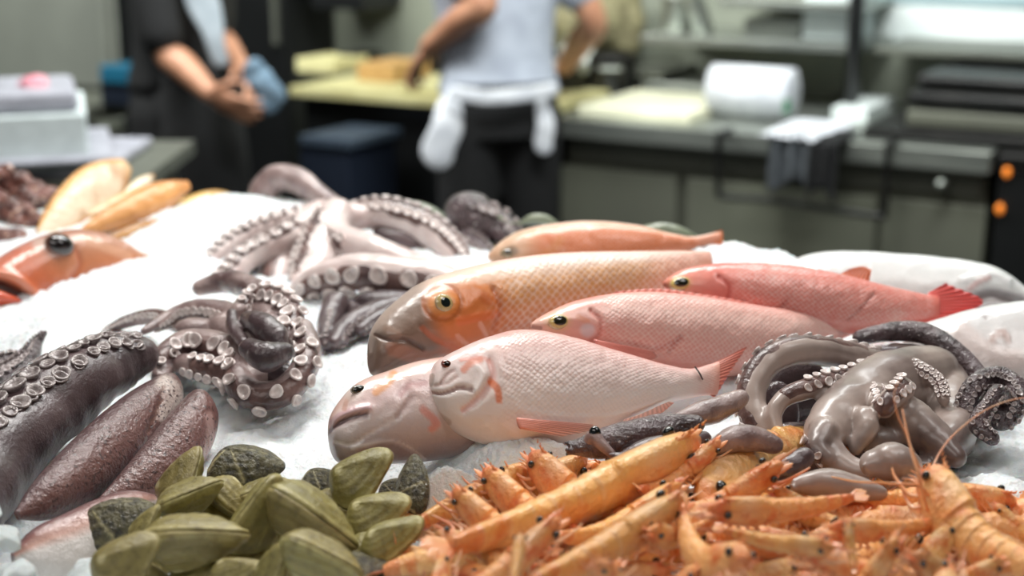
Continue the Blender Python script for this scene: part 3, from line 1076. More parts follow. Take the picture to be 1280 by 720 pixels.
def cellnoise(x, y, s):
    """worley distance, gives crushed lumps"""
    x = np.asarray(x) * s
    y = np.asarray(y) * s
    xi, yi = np.floor(x).astype(int), np.floor(y).astype(int)
    best = np.full(x.shape, 9.0)
    for dx in (-1, 0, 1):
        for dy in (-1, 0, 1):
            cx, cy = xi + dx, yi + dy
            jx = _g[cx % 256, cy % 256]
            jy = _g[(cx * 7 + 13) % 256, (cy * 5 + 3) % 256]
            d = np.hypot(cx + jx - x, cy + jy - y)
            best = np.minimum(best, d)
    return best


def rough(x, y):
    return (0.012 * vnoise(x, y, 14) + 0.007 * vnoise(x, y, 38, 5) - 0.0035 * cellnoise(x, y, 90)
            - 0.0022 * cellnoise(x, y, 230) + 0.0014 * vnoise(x, y, 480, 9))


nx, ny = 820, 500
gx = np.linspace(X0 + 0.035, X1 - 0.035, nx)
u = np.linspace(0, 1, ny)
XX = np.repeat(gx[None, :], ny, 0)
YY = (YF + 0.04) + u[:, None] * (1.715 - 0.5176 * XX - 0.035 - YF - 0.04)
ZZ = icez(XX, YY) + rough(XX, YY)
Vt = np.stack([XX, YY, ZZ], -1).reshape(-1, 3)
idx = np.arange(nx * ny).reshape(ny, nx)
Fq = np.stack([idx[:-1, :-1], idx[:-1, 1:], idx[1:, 1:], idx[1:, :-1]], -1).reshape(-1, 4)
o = mesh_obj('crushed_ice', Vt, Fq.tolist(), M['ice'])
tag(o, 'bed of crushed white ice covering the whole stall', 'ice', kind='stuff')


def ice_pile(label, px, py, z, sx, sy, h, seed=0):
    """a small heap of crushed ice lying in front of or on the fish"""
    c = atz(px, py, z)
    n, m = 200, 90
    V, Fc = [], []
    ang = np.linspace(0, 2 * math.pi, n, endpoint=False)
    rr = np.linspace(0, 1, m)
    A, Rr = np.meshgrid(ang, rr)
    edge = 1 + 0.22 * np.sin(3 * A + seed) + 0.10 * np.sin(7 * A + seed * 2)
    x = c.x + Rr * edge * sx * np.cos(A)
    y = c.y + Rr * edge * sy * np.sin(A)
    zz = (c.z - 0.02 + (h + 0.02) * (0.5 + 0.5 * np.cos(math.pi * Rr)) + 0.003 * vnoise(x, y, 38, 5 + seed)
          - 0.0016 * cellnoise(x, y, 260) + 0.0016 * vnoise(x, y, 480, 9))
    P = np.stack([x, y, zz], -1).reshape(-1, 3)
    Fq = []
    for i in range(m - 1):
        for j in range(n):
            a, b = i * n + j, i * n + (j + 1) % n
            Fq.append((a, b, b + n, a + n))
    o = mesh_obj('ice_heap', P, Fq, M['ice'])
    return tag(o, label, 'ice', kind='stuff')


# ============================================================ bodies drawn as closed lens-like solids
class Plane:
    def __init__(self, pl, pr, lean):
        """pl, pr = (px, py, Y) ends of the length axis; lean in degrees from flat"""
        self.o = aty(*pl)
        self.u = (aty(*pr) - self.o).normalized()
        a = math.radians(lean)
        v = Vector((0, math.cos(a), math.sin(a)))
        self.v = (v - self.u * v.dot(self.u)).normalized()
        self.n = self.u.cross(self.v).normalized()
        if self.n.dot(FWD) > 0:
            self.n = -self.n

    def at(self, px, py, off=0.0):
        d = ray(px, py)
        k = (self.o + self.n * off - CAM).dot(self.n) / d.dot(self.n)
        return CAM + d * k


def smooth(a, b, x):
    t = np.clip((x - a) / (b - a), 0, 1)
    return t * t * (3 - 2 * t)


def dist_poly(PX, PY, pts):
    best = np.full(PX.shape, 1e9)
    pts = np.array(pts, dtype=float)
    for a, b in zip(pts[:-1], pts[1:]):
        ab = b - a
        t = np.clip(((PX - a[0]) * ab[0] + (PY - a[1]) * ab[1]) / (ab.dot(ab) + 1e-9), 0, 1)
        best = np.minimum(best, np.hypot(PX - a[0] - t * ab[0], PY - a[1] - t * ab[1]))
    return best


def srgb(c):
    return np.array(lin(*c))


def body(name, plane, top, bot, thick, colfn, mat, n=200, m=80, marks=(), scale_fn=None, power=0.85, parent=None, noise_amp=0.0007, nsc=55, lift=0.0, back=0.5):
    """top, bot paired picture outlines; thick = half thickness (m) at controls; marks: (points, width, colour, strength, depth)"""
    T = catmull([tuple(plane.at(*p)) for p in top], n)
    B = catmull([tuple(plane.at(*p)) for p in bot], n)
    W = catmull([[v] for v in thick], n)[:, 0]
    W = np.maximum(W, 0.0006)
    C = (T + B) / 2
    Hh = (T - B) / 2
    th = np.linspace(0, 2 * math.pi, m, endpoint=False)
    nn = np.array(plane.n)
    cv = np.cos(th)
    sv = np.sin(th)
    sw = np.sign(sv) * np.abs(sv) ** power
    sw = np.where(sw > 0, sw, sw * back)
    P = C[:, None, :] + Hh[:, None, :] * cv[None, :, None] + nn[None, None, :] * (W[:, None] * sw[None, :])[:, :, None]
    front = (sv > -0.15)
    # picture coordinates of the skin, used to lay the animal's own markings on it
    Q = P - np.array(CAM)
    f = Q @ np.array(FWD)
    PX = 640 + F * (Q @ np.array(RIGHT)) / f
    PY = 360 - F * (Q @ np.array(UP)) / f
    tt = np.repeat(np.linspace(0, 1, n)[:, None], m, 1)
    vv = np.repeat(cv[None, :], n, 0)
    colr = colfn(tt, vv, PX, PY)
    fr = np.repeat(smooth(-0.2, 0.1, sv)[None, :], n, 0)
    disp = np.zeros((n, m))
    for mk_ in marks:
        pts, wd, c, stg, dep = mk_
        if len(pts) == 1:
            if isinstance(wd, tuple):
                d = np.hypot((PX - pts[0][0]) / wd[0], (PY - pts[0][1]) / wd[1])
            else:
                d = np.hypot(PX - pts[0][0], PY - pts[0][1]) / wd
        else:
            d = dist_poly(PX, PY, catmull(pts, 24)) / wd
        k = (1 - smooth(0.45, 1.0, d)) * fr
        if c is not None:
            colr = colr * (1 - stg * k[..., None]) + srgb(c) * (stg * k[..., None])
        if dep:
            disp += dep * np.exp(-(d * 1.2) ** 2) * fr
    if noise_amp:
        for i in range(n):
            for j in range(m):
                disp[i, j] += noise_amp * (mnoise.noise(Vector(P[i, j]) * nsc) + 0.6 * mnoise.noise(Vector(P[i, j]) * nsc * 2.7))
    N3 = nn[None, None, :] * fr[..., None]
    P = P + N3 * disp[..., None] + np.array([0, 0, lift])
    al = scale_fn(tt, vv, PX, PY) if scale_fn else np.zeros((n, m))
    cols = np.concatenate([colr, al[..., None]], -1).reshape(-1, 4)
    L = np.concatenate([[0], np.cumsum(np.linalg.norm(np.diff(C, axis=0), axis=1))])
    hh = np.linalg.norm(Hh, axis=1)
    hm = hh.max()
    U_ = np.repeat(L[:, None], m, 1)
    V_ = (np.where(th <= math.pi, th, 2 * math.pi - th))[None, :] * (hm + hh[:, None]) / 2 * 1.1
    uv = np.stack([U_, V_ * np.ones_like(U_)], -1).reshape(-1, 2)
    verts = P.reshape(-1, 3).tolist()
    faces = []
    for i in range(n - 1):
        for j in range(m):
            a, b = i * m + j, i * m + (j + 1) % m
            faces.append((a, a + m, b + m, b))
    faces.append(tuple(range(m)))
    faces.append(tuple((n - 1) * m + j for j in range(m - 1, -1, -1)))
    o = mesh_obj(name, verts, faces, mat, parent, cols, uv)
    o.data.validate()
    PXf = np.where(front[None, :], PX, 1e6)

    def surf(px, py):
        d = (PXf - px) ** 2 + (PY - py) ** 2
        i, j = np.unravel_index(np.argmin(d), d.shape)
        return Vector(P[i, j])
    o_ = o
    return o_, surf


def shade(*stops):
    """colour along v from belly (-1) to back (1): stops (v, rgb)"""
    vs = [s[0] for s in stops]
    cs_ = np.array([srgb(s[1]) for s in stops])

    def f(v):
        return np.stack([np.interp(v, vs, cs_[:, k]) for k in range(3)], -1)
    return f


def blend(a, b, k):
    k = np.asarray(k)[..., None]
    return a * (1 - k) + b * k


def eye(parent, surf, px, py, rx, ry, ring, pupil=(16, 14, 14), pr=0.55, bulge=0.6, plane=None, tilt=0.0, white=None):
    c = surf(px, py)
    s = pxr(c)
    n = plane.n
    e1 = (RIGHT - n * RIGHT.dot(n)).normalized()
    e2 = n.cross(e1).normalized()
    if e2.z < 0:
        e2 = -e2
    ca, sa = math.cos(tilt), math.sin(tilt)
    a1 = e1 * ca + e2 * sa
    a2 = -e1 * sa + e2 * ca
    V, cols, Fc = [], [], []
    nr, na = 16, 32
    for i in range(nr + 1):
        r = i / nr
        h = math.sqrt(max(0, 1 - r * r)) if i < nr else 0
        for j in range(na):
            a = 2 * math.pi * j / na
            V.append(c + a1 * (rx * s * r * math.cos(a)) + a2 * (ry * s * r * math.sin(a)) + n * (bulge * rx * s * h - 0.12 * rx * s))
            if r < pr:
                k = srgb(pupil)
            else:
                k = srgb(ring) * (0.75 + 0.4 * abs(math.sin(a * 9 + r * 20))) if r < 0.88 else srgb(white or ring) * 0.8
            cols.append(k)
    for i in range(nr):
        for j in range(na):
            a, b = i * na + j, i * na + (j + 1) % na
            Fc.append((a, b, b + na, a + na))
    Fc.append(tuple(range(na - 1, -1, -1)))
    bk = len(V)
    V.append(c - n * rx * s * 0.5)
    cols.append(srgb(pupil))
    for j in range(na):
        Fc.append((nr * na + j, nr * na + (j + 1) % na, bk))
    return mesh_obj('eye', V, Fc, M['eye'], parent, cols)


def fin(name, parent, plane, base, tip, col, coltip, off=0.0, rays=14, nu=60, nv=18, tipoff=0.0, thick=0.0011, curl=0.0):
    Bp = catmull([tuple(plane.at(*p, off)) for p in base], nu)
    Tp = catmull([tuple(plane.at(*p, off + tipoff)) for p in tip], nu)
    nn = np.array(plane.n)
    V, cols, Fc = [], [], []
    for side in (1, -1):
        for i in range(nv):
            k = i / (nv - 1)
            th = thick * (1.3 - k)
            for j in range(nu):
                u_ = j / (nu - 1)
                rip = math.cos(u_ * rays * 2 * math.pi)
                ed = min(1, 6 * min(u_, 1 - u_) + 0.15) * min(1, 5 * (1 - k) + 0.1)
                p = Bp[j] * (1 - k) + Tp[j] * k + nn * (side * th * ed + 0.0009 * rip * k + curl * k * k)
                V.append(p)
                c = srgb(col) * (1 - k) + srgb(coltip) * k
                cols.append(c * (1 + 0.16 * rip))
    m_ = nu * nv
    for i in range(nv - 1):
        for j in range(nu - 1):
            a = i * nu + j
            Fc.append((a, a + 1, a + nu + 1, a + nu))
            Fc.append((m_ + a, m_ + a + nu, m_ + a + nu + 1, m_ + a + 1))
    for j in range(nu - 1):
        Fc.append((j, m_ + j, m_ + j + 1, j + 1))
        a = (nv - 1) * nu + j
        Fc.append((a, a + 1, m_ + a + 1, m_ + a))
    for i in range(nv - 1):
        a = i * nu
        Fc.append((a, a + nu, m_ + a + nu, m_ + a))
        a = i * nu + nu - 1
        Fc.append((a, m_ + a, m_ + a + nu, a + nu))
    return mesh_obj(name, V, Fc, M['fin'], parent, cols)


# ---- fish B: the pale pink fish nearest, head over the lower fish
pl = Plane((540, 500, 1.005), (925, 445, 1.125), 52)
fb, sf = body('fish', pl,
              [(533, 480), (537, 466), (546, 452), (575, 436), (610, 422), (650, 414), (700, 421), (760, 438), (820, 455), (858, 462), (885, 456), (898, 452)],
              [(533, 487), (540, 508), (556, 530), (585, 548), (620, 558), (660, 562), (705, 556), (750, 543), (800, 520), (845, 502), (878, 495), (896, 494)],
              [.004, .011, .016, .022, .026, .028, .027, .023, .018, .012, .007, .004],
              lambda t, v, X, Y: blend(blend(shade((-1, (240, 226, 222)), (-0.3, (243, 232, 228)), (0.3, (236, 208, 203)), (0.8, (228, 178, 172)), (1, (220, 150, 142)))(v),
                                             srgb((236, 168, 150)), smooth(0.78, 1.0, t)), srgb((236, 226, 222)), 0.6 * (1 - smooth(600, 640, X))),
              M['fish'], n=230, m=110,
              scale_fn=lambda t, v, X, Y: smooth(610, 650, X) * smooth(-0.9, -0.5, v) * (1 - smooth(0.93, 1, t)) * 0.85,
              marks=[([(613, 452), (617, 470), (606, 490), (590, 505), (580, 512)], 6, (226, 150, 140), .5, -.0018),
                     ([(596, 458), (604, 470), (596, 488)], 5, (250, 240, 236), .5, .0016),
                     ([(541, 490), (552, 492), (566, 488), (575, 484), (590, 487)], 3.2, (150, 100, 92), .75, -.0022),
                     ([(544, 482), (560, 478), (572, 470)], 3, (196, 160, 152), .55, -.001),
                     ([(552, 478), (560, 468), (568, 462)], 3, (170, 130, 124), .6, -.001),
                     ([(580, 462), (588, 454), (600, 450)], 6, (226, 128, 92), .7, 0),
                     ([(576, 450), (600, 447), (612, 450)], 3.5, (230, 140, 120), .6, 0),
                     ([(614, 476), (622, 486), (624, 500)], 6, (230, 118, 62), .9, 0),
                     ([(536, 512), (548, 520), (560, 528)], 6, (176, 140, 110), .5, 0),
                     ([(538, 528), (548, 534)], 6, (232, 120, 98), .8, 0),
                     ([(540, 470), (538, 480)], 5, (150, 130, 116), .6, 0),
                     ([(648, 512), (700, 520), (760, 520), (830, 500)], 3, (248, 240, 236), .5, .0012)])
tag(fb, 'pale pink bream nearest the camera, head resting on the lower fish', 'fish')
eye(fb, sf, 557, 455, 7, 6, (120, 60, 50), (30, 16, 14), 0.62, plane=pl, white=(190, 150, 146))
fin('tail_fin', fb, pl, [(884, 458), (882, 474), (884, 492)], [(935, 432), (915, 462), (893, 498)], (236, 158, 140), (226, 128, 110), rays=12)
fin('pectoral_fin', fb, pl, [(646, 522), (647, 529), (650, 536)], [(742, 531), (738, 538), (700, 546)], (234, 152, 132), (242, 204, 194), off=.027, rays=9, tipoff=-.004)
fin('anal_fin', fb, pl, [(780, 524), (800, 518), (822, 508), (836, 502)], [(770, 545), (800, 533), (825, 518), (842, 504)], (242, 196, 184), (236, 168, 152), off=.012, rays=12)
V, Fc = tube_geo(catmull([tuple(pl.at(869, 459, .010)), tuple(pl.at(874, 466, .0115)), tuple(pl.at(878, 474, .0105))], 8), [.0007] * 8, 6)
mesh_obj('net_scar', V, Fc, M['black_eye'], fb)

# ---- fish A: lower head on the ice
pa = Plane((415, 540, 0.985), (800, 480, 1.10), 54)
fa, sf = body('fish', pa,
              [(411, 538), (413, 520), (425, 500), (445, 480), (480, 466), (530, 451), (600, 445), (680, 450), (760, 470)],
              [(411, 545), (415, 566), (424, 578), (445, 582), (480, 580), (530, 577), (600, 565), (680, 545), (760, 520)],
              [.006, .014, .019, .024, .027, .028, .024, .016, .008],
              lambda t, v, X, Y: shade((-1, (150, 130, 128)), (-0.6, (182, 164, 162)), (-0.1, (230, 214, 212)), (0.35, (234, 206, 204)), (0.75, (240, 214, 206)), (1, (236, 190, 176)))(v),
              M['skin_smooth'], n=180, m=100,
              marks=[([(410, 541), (420, 531), (440, 521), (458, 517)], 4, (92, 58, 62), .9, -.0035),
                     ([(412, 531), (425, 520), (445, 513), (460, 511)], 6, (214, 172, 178), .7, .0025),
                     ([(418, 552), (440, 556), (458, 545), (480, 532), (500, 520)], 3, (240, 228, 226), .6, -.001),
                     ([(440, 560), (480, 552), (505, 558), (530, 575)], 4, (240, 230, 228), .55, .001),
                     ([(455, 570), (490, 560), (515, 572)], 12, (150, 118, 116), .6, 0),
                     ([(470, 490), (485, 478), (492, 468)], 7, (232, 160, 96), .75, 0),
                     ([(430, 512), (434, 500), (442, 495)], 4, (206, 150, 128), .6, 0),
                     ([(500, 492), (512, 480), (530, 478)], 6, (196, 150, 150), .7, -.001),
                     ([(496, 520), (506, 508), (514, 496)], 5, (180, 150, 146), .6, -.001),
                     ([(529, 512), (545, 528), (540, 536)], 7, (222, 120, 98), .6, 0),
                     ([(440, 492)], (16, 12), (242, 228, 220), .6, .0008)])
tag(fa, 'pale fish lowest in the pile with only its head and dark mouth showing', 'fish')
eye(fa, sf, 447, 487, 10, 6.5, (96, 88, 70), (34, 34, 30), 0.7, plane=pa, tilt=0.25, white=(206, 196, 186))

# ---- fish F2: orange fish with grey snout
p2 = Plane((470, 440, 1.085), (850, 335, 1.30), 58)


def c2(t, v, X, Y):
    bodyc = shade((-1, (206, 128, 104)), (-0.5, (224, 152, 112)), (0.0, (228, 168, 108)), (0.4, (234, 184, 140)), (0.62, (246, 226, 212)), (0.85, (248, 226, 214)), (1, (232, 160, 136)))(v)
    headc = shade((-1, (216, 118, 84)), (-0.3, (222, 130, 78)), (0.4, (222, 142, 84)), (0.8, (240, 214, 196)), (1, (236, 200, 180)))(v)
    sn = shade((-1, (122, 98, 86)), (0, (140, 114, 98)), (0.6, (146, 126, 114)), (1, (190, 170, 158)))(v)
    c = blend(headc, bodyc, smooth(590, 660, X))
    c = blend(sn, c, smooth(528, 566, X + (Y - 400) * -0.35))
    return blend(c, srgb((240, 180, 160)), smooth(780, 860, X) * 0.8)


f2, sf = body('fish', p2,
              [(463, 440), (464, 416), (475, 396), (495, 376), (525, 354), (565, 340), (620, 327), (680, 319), (740, 316), (800, 315), (850, 314), (885, 314)],
              [(463, 446), (464, 466), (476, 470), (500, 462), (530, 455), (570, 447), (620, 436), (680, 424), (740, 406), (800, 388), (850, 372), (885, 362)],
              [.005, .013, .020, .026, .031, .034, .034, .032, .028, .022, .014, .007],
              c2, M['fish_big'], n=240, m=110,
              scale_fn=lambda t, v, X, Y: smooth(600, 650, X) * (1 - smooth(0.9, 1, t)) * smooth(-0.95, -0.6, v),
              marks=[([(470, 418), (484, 424), (505, 424), (520, 430), (530, 436)], 3.5, (96, 70, 60), .8, -.003),
                     ([(484, 412), (496, 420)], 8, (172, 140, 122), .5, .001),
                     ([(490, 436), (530, 448), (560, 440)], 12, (196, 120, 92), .35, 0),
                     ([(592, 392)], (70, 52), (216, 122, 58), .62, 0),
                     ([(553, 378)], (26, 24), (226, 138, 62), .8, .0012),
                     ([(577.0, 378.0), (573.8, 389.0), (565.0, 397.1), (553.0, 400.0), (541.0, 397.1), (532.2, 389.0), (529.0, 378.0), (532.2, 367.0), (541.0, 358.9), (553.0, 356.0), (565.0, 358.9), (573.8, 367.0), (577.0, 378.0)], 4, (176, 96, 44), .7, -.0008),
                     ([(575, 402), (600, 396), (622, 392)], 8, (236, 120, 70), .6, .001),
                     ([(572, 420), (585, 432), (600, 440)], 4, (246, 190, 170), .5, .001),
                     ([(528, 410), (545, 424), (572, 436)], 5, (206, 100, 60), .5, -.001),
                     ([(600, 350), (640, 340), (720, 335)], 8, (244, 214, 190), .5, 0),
                     ([(480, 440), (476, 455)], 7, (120, 98, 88), .5, 0),
                     ([(553, 378)], (18, 17), (214, 166, 116), .8, .0008),
                     ([(618, 362), (626, 385), (618, 410)], 5, (190, 96, 56), .55, -.0022),
                     ([(606, 372), (618, 378)], 9, (204, 106, 52), .6, 0),
                     ([(600, 405), (608, 420)], 4, (244, 190, 170), .6, .001)])
tag(f2, 'large orange fish with a blunt grey snout behind the pale breams', 'fish')
eye(f2, sf, 553, 378, 13, 12, (196, 176, 120), (20, 30, 30), 0.56, plane=p2, white=(224, 206, 170), bulge=.45)

# ---- fish F3: pink fish in the middle
p3 = Plane((668, 410, 1.115), (1100, 402, 1.27), 55)
f3, sf = body('fish', p3,
              [(664, 404), (672, 398), (690, 388), (715, 378), (755, 370), (805, 367), (860, 371), (920, 380), (980, 388), (1030, 391), (1062, 390), (1085, 390)],
              [(664, 410), (674, 418), (692, 424), (718, 432), (755, 444), (805, 458), (860, 468), (920, 470), (980, 456), (1030, 434), (1062, 420), (1085, 414)],
              [.003, .008, .014, .019, .024, .027, .028, .025, .020, .013, .008, .005],
              lambda t, v, X, Y: blend(shade((-1, (228, 150, 136)), (-0.4, (232, 164, 152)), (0.3, (240, 190, 178)), (0.75, (236, 168, 156)), (1, (224, 130, 118)))(v),
                                       srgb((238, 190, 170)), (1 - smooth(690, 740, X)) * 0.6),
              M['fish'], n=230, m=100,
              scale_fn=lambda t, v, X, Y: smooth(735, 770, X) * (1 - smooth(0.92, 1, t)) * smooth(-0.95, -0.6, v) * 0.9,
              marks=[([(740, 388), (752, 402), (748, 420), (730, 430)], 4, (206, 110, 96), .6, -.0022),
                     ([(722, 396), (734, 402)], 5, (226, 150, 110), .5, 0),
                     ([(734, 413)], (13, 11), (226, 206, 208), .9, .001),
                     ([(786, 428), (820, 436), (850, 424)], 4, (200, 96, 84), .55, -.0015),
                     ([(664, 408), (676, 410)], 3, (150, 90, 80), .7, -.001),
                     ([(836, 440), (852, 420)], 4, (170, 80, 72), .5, -.0012),
                     ([(697, 403)], (22, 15), (232, 196, 140), .6, .001)])
tag(f3, 'pink scaled fish in the middle, its belly hidden by the nearest bream', 'fish')
eye(f3, sf, 697, 403, 14.5, 9.5, (206, 184, 110), (38, 36, 24), 0.66, plane=p3, tilt=0.3, white=(226, 196, 150))
fin('tail_fin', f3, p3, [(1062, 392), (1063, 405), (1062, 418)], [(1140, 392), (1130, 408), (1140, 430)], (232, 150, 136), (222, 110, 98), rays=10)
fin('pectoral_fin', f3, p3, [(742, 424), (745, 430), (748, 436)], [(818, 440), (822, 447), (812, 452)], (230, 140, 126), (236, 176, 164), off=.026, rays=8)
fin('dorsal_fin', f3, p3, [(760, 371), (820, 369), (880, 375), (940, 383)], [(770, 364), (825, 361), (885, 369), (945, 379)], (226, 130, 116), (232, 150, 136), rays=18)

# ---- fish F4: red fish behind
p4 = Plane((832, 358, 1.235), (1180, 385, 1.265), 55)
f4, sf = body('fish', p4,
              [(829, 352), (838, 345), (856, 337), (885, 332), (930, 331), (980, 334), (1030, 341), (1080, 352), (1120, 361), (1150, 367), (1172, 370)],
              [(829, 358), (840, 366), (860, 378), (890, 388), (930, 396), (980, 406), (1030, 414), (1080, 418), (1120, 413), (1150, 405), (1172, 400)],
              [.003, .009, .014, .019, .023, .025, .024, .019, .013, .008, .005],
              lambda t, v, X, Y: blend(blend(shade((-1, (222, 116, 104)), (-0.2, (230, 140, 128)), (0.4, (232, 134, 120)), (1, (214, 92, 80)))(v),
                                       srgb((236, 160, 140)), (1 - smooth(860, 900, X)) * 0.5), srgb((228, 112, 98)), smooth(1090, 1170, X) * 0.7),
              M['fish'], n=220, m=96,
              scale_fn=lambda t, v, X, Y: smooth(905, 935, X) * (1 - smooth(0.93, 1, t)) * smooth(-0.95, -0.6, v) * 0.75,
              marks=[([(900, 346), (912, 358), (910, 372), (896, 384)], 4, (196, 84, 72), .6, -.002),
                     ([(868, 366), (884, 372), (905, 376)], 4, (206, 100, 84), .5, -.001),
                     ([(831, 356), (842, 360)], 3, (140, 70, 60), .7, -.001),
                     ([(1092, 368), (1078, 384), (1060, 400)], 2.5, (170, 66, 58), .7, -.001),
                     ([(850, 355)], (20, 14), (232, 180, 120), .6, .001),
                     ([(960, 396), (976, 384), (984, 376)], 3, (176, 70, 60), .6, -.001)])
tag(f4, 'bright red pink fish with red forked tail behind the pink one', 'fish')
eye(f4, sf, 850, 355, 14.5, 9, (212, 190, 110), (34, 34, 24), 0.66, plane=p4, tilt=0.25, white=(226, 190, 150))
fin('tail_fin', f4, p4, [(1160, 366), (1158, 384), (1160, 402)], [(1182, 354), (1228, 380), (1140, 413)], (224, 92, 82), (220, 70, 66), rays=12)
fin('tail_lobe', f4, p4, [(1110, 405), (1135, 404), (1165, 398)], [(1120, 414), (1150, 412), (1224, 384)], (222, 96, 84), (216, 74, 68), off=.004, rays=8)
fin('dorsal_fin', f4, p4, [(1046, 345), (1064, 349), (1086, 354)], [(1062, 336), (1078, 333), (1089, 337)], (224, 130, 96), (220, 116, 70), rays=8)
fin('pectoral_fin', f4, p4, [(905, 378), (908, 384), (912, 388)], [(968, 386), (972, 391), (962, 394)], (228, 130, 116), (234, 160, 146), off=.022, rays=8)

# ---- fish F5: orange fish behind
p5 = Plane((615, 325, 1.42), (900, 300, 1.46), 50)
f5, sf = body('fish', p5,
              [(610, 318), (625, 304), (650, 291), (690, 283), (740, 280), (790, 284), (830, 292), (862, 297), (885, 293), (900, 291)],
              [(610, 324), (625, 334), (650, 342), (690, 346), (740, 344), (790, 336), (830, 322), (862, 313), (885, 306), (900, 303)],
              [.003, .012, .02, .024, .025, .022, .014, .007, .004, .0025],
              lambda t, v, X, Y: blend(shade((-1, (200, 108, 60)), (0.2, (206, 114, 66)), (0.62, (214, 132, 86)), (0.78, (240, 200, 176)), (1, (242, 214, 198)))(v),
                                       srgb((222, 190, 160)), (1 - smooth(640, 690, X)) * 0.8),
              M['fish'], n=120, m=60, scale_fn=lambda t, v, X, Y: 0.4 * smooth(660, 700, X),
              marks=[([(638, 314)], (14, 9), (120, 100, 84), .8, 0), ([(660, 330), (690, 312), (700, 300)], 8, (206, 130, 70), .6, 0)])
tag(f5, 'orange fish at the back with an arched spine and raised tail', 'fish')
fin('tail_fin', f5, p5, [(878, 295), (879, 300), (880, 306)], [(903, 288), (904, 297), (903, 306)], (226, 140, 100), (224, 130, 70), rays=6)
eye(f5, sf, 634, 316, 9, 6, (150, 130, 96), (40, 36, 28), 0.6, plane=p5)

# ---- head at far left
p6 = Plane((10, 365, 1.41), (168, 315, 1.52), 55)


def c6(t, v, X, Y):
    c = shade((-1, (186, 84, 54)), (-0.4, (204, 124, 84)), (0.2, (190, 132, 102)), (0.7, (190, 142, 120)), (1, (160, 104, 86)))(v)
    return blend(c, srgb((206, 92, 56)), (1 - smooth(30, 90, X + (330 - Y) * 0.6)) * 0.6)


f6, sf = body('fish', p6,
              [(-60, 345), (-20, 332), (15, 312), (50, 296), (90, 288), (125, 292), (152, 302), (172, 314), (200, 326)],
              [(-60, 395), (-20, 395), (15, 394), (50, 384), (90, 368), (125, 356), (152, 346), (172, 338), (200, 334)],
              [.02, .026, .03, .03, .027, .022, .016, .011, .004],
              c6, M['skin_smooth'], n=130, m=80,
              marks=[([(-40, 350), (-5, 352), (20, 362), (30, 368)], 9, (60, 22, 18), .95, -.012),
                     ([(-30, 372), (10, 374), (40, 380)], 11, (206, 78, 44), .85, .005),
                     ([(-10, 340), (20, 348), (38, 362), (48, 372)], 6, (232, 150, 118), .6, .004),
                     ([(73, 307)], (26, 20), (120, 84, 72), .75, .003),
                     ([(50, 305)], (14, 10), (200, 180, 168), .6, 0),
                     ([(95, 312), (100, 330), (90, 346)], 5, (180, 100, 74), .5, -.002),
                     ([(110, 300), (140, 312), (160, 320)], 8, (226, 176, 146), .5, 0)])
tag(f6, 'orange red fish head with big dark eye half buried in ice at left', 'fish')
eye(f6, sf, 74, 308, 19, 15, (60, 40, 36), (22, 16, 18), 0.8, plane=p6, white=(150, 110, 94), bulge=.7)

# ---- white fish / ray wings at right back
p7 = Plane((1000, 345, 1.40), (1270, 365, 1.36), 38)
f7, sf = body('ray_wing', p7,
              [(985, 330), (1010, 320), (1055, 317), (1110, 320), (1170, 325), (1225, 333), (1255, 343), (1280, 360), (1310, 376)],
              [(985, 360), (1010, 372), (1055, 384), (1110, 390), (1170, 392), (1225, 386), (1255, 382), (1280, 380), (1310, 382)],
              [.004, .012, .018, .02, .02, .018, .014, .009, .003],
              lambda t, v, X, Y: shade((-1, (206, 196, 194)), (-0.2, (222, 222, 220)), (1, (230, 232, 232)))(v),
              M['skin_smooth'], n=120, m=60,
              marks=[([(1212, 362), (1222, 354), (1236, 348)], 4, (206, 160, 156), .7, .002),
                     ([(1212, 372), (1240, 366), (1276, 374)], 9, (104, 92, 92), .85, -.004),
                     ([(1205, 350), (1240, 342), (1262, 352)], 5, (250, 250, 250), .5, .003)])
tag(f7, 'smooth white fish with a grey patch at the back edge of the ice', 'fish')
p8 = Plane((1120, 430, 1.20), (1300, 420, 1.20), 40)
f8, sf = body('ray_wing', p8,
              [(1130, 412), (1170, 402), (1205, 392), (1250, 384), (1290, 380), (1340, 382), (1400, 400), (1440, 425)],
              [(1130, 440), (1170, 470), (1205, 490), (1250, 500), (1290, 505), (1340, 500), (1400, 480), (1440, 445)],
              [.006, .016, .022, .026, .026, .022, .014, .003],
              lambda t, v, X, Y: shade((-1, (196, 182, 178)), (-0.2, (214, 206, 204)), (1, (226, 228, 228)))(v),
              M['skin_smooth'], n=110, m=60,
              marks=[([(1240, 426), (1252, 416), (1260, 424)], 6, (196, 164, 154), .7, .002),
                     ([(1200, 412), (1230, 440), (1270, 450)], 18, (222, 196, 188), .4, .002),
                     ([(1225, 392), (1232, 396)], 3, (120, 90, 90), .6, 0)])
tag(f8, 'pale pinkish white fish side below the red forked tail at right', 'fish')

# ---- slim brown squid at lower left
ps = Plane((25, 645, 0.90), (222, 475, 1.11), 44)


def cs_(t, v, X, Y):
    return shade((-1, (84, 54, 54)), (-0.2, (112, 72, 68)), (0.3, (122, 82, 76)), (0.85, (104, 68, 68)), (1, (90, 60, 62)))(v)


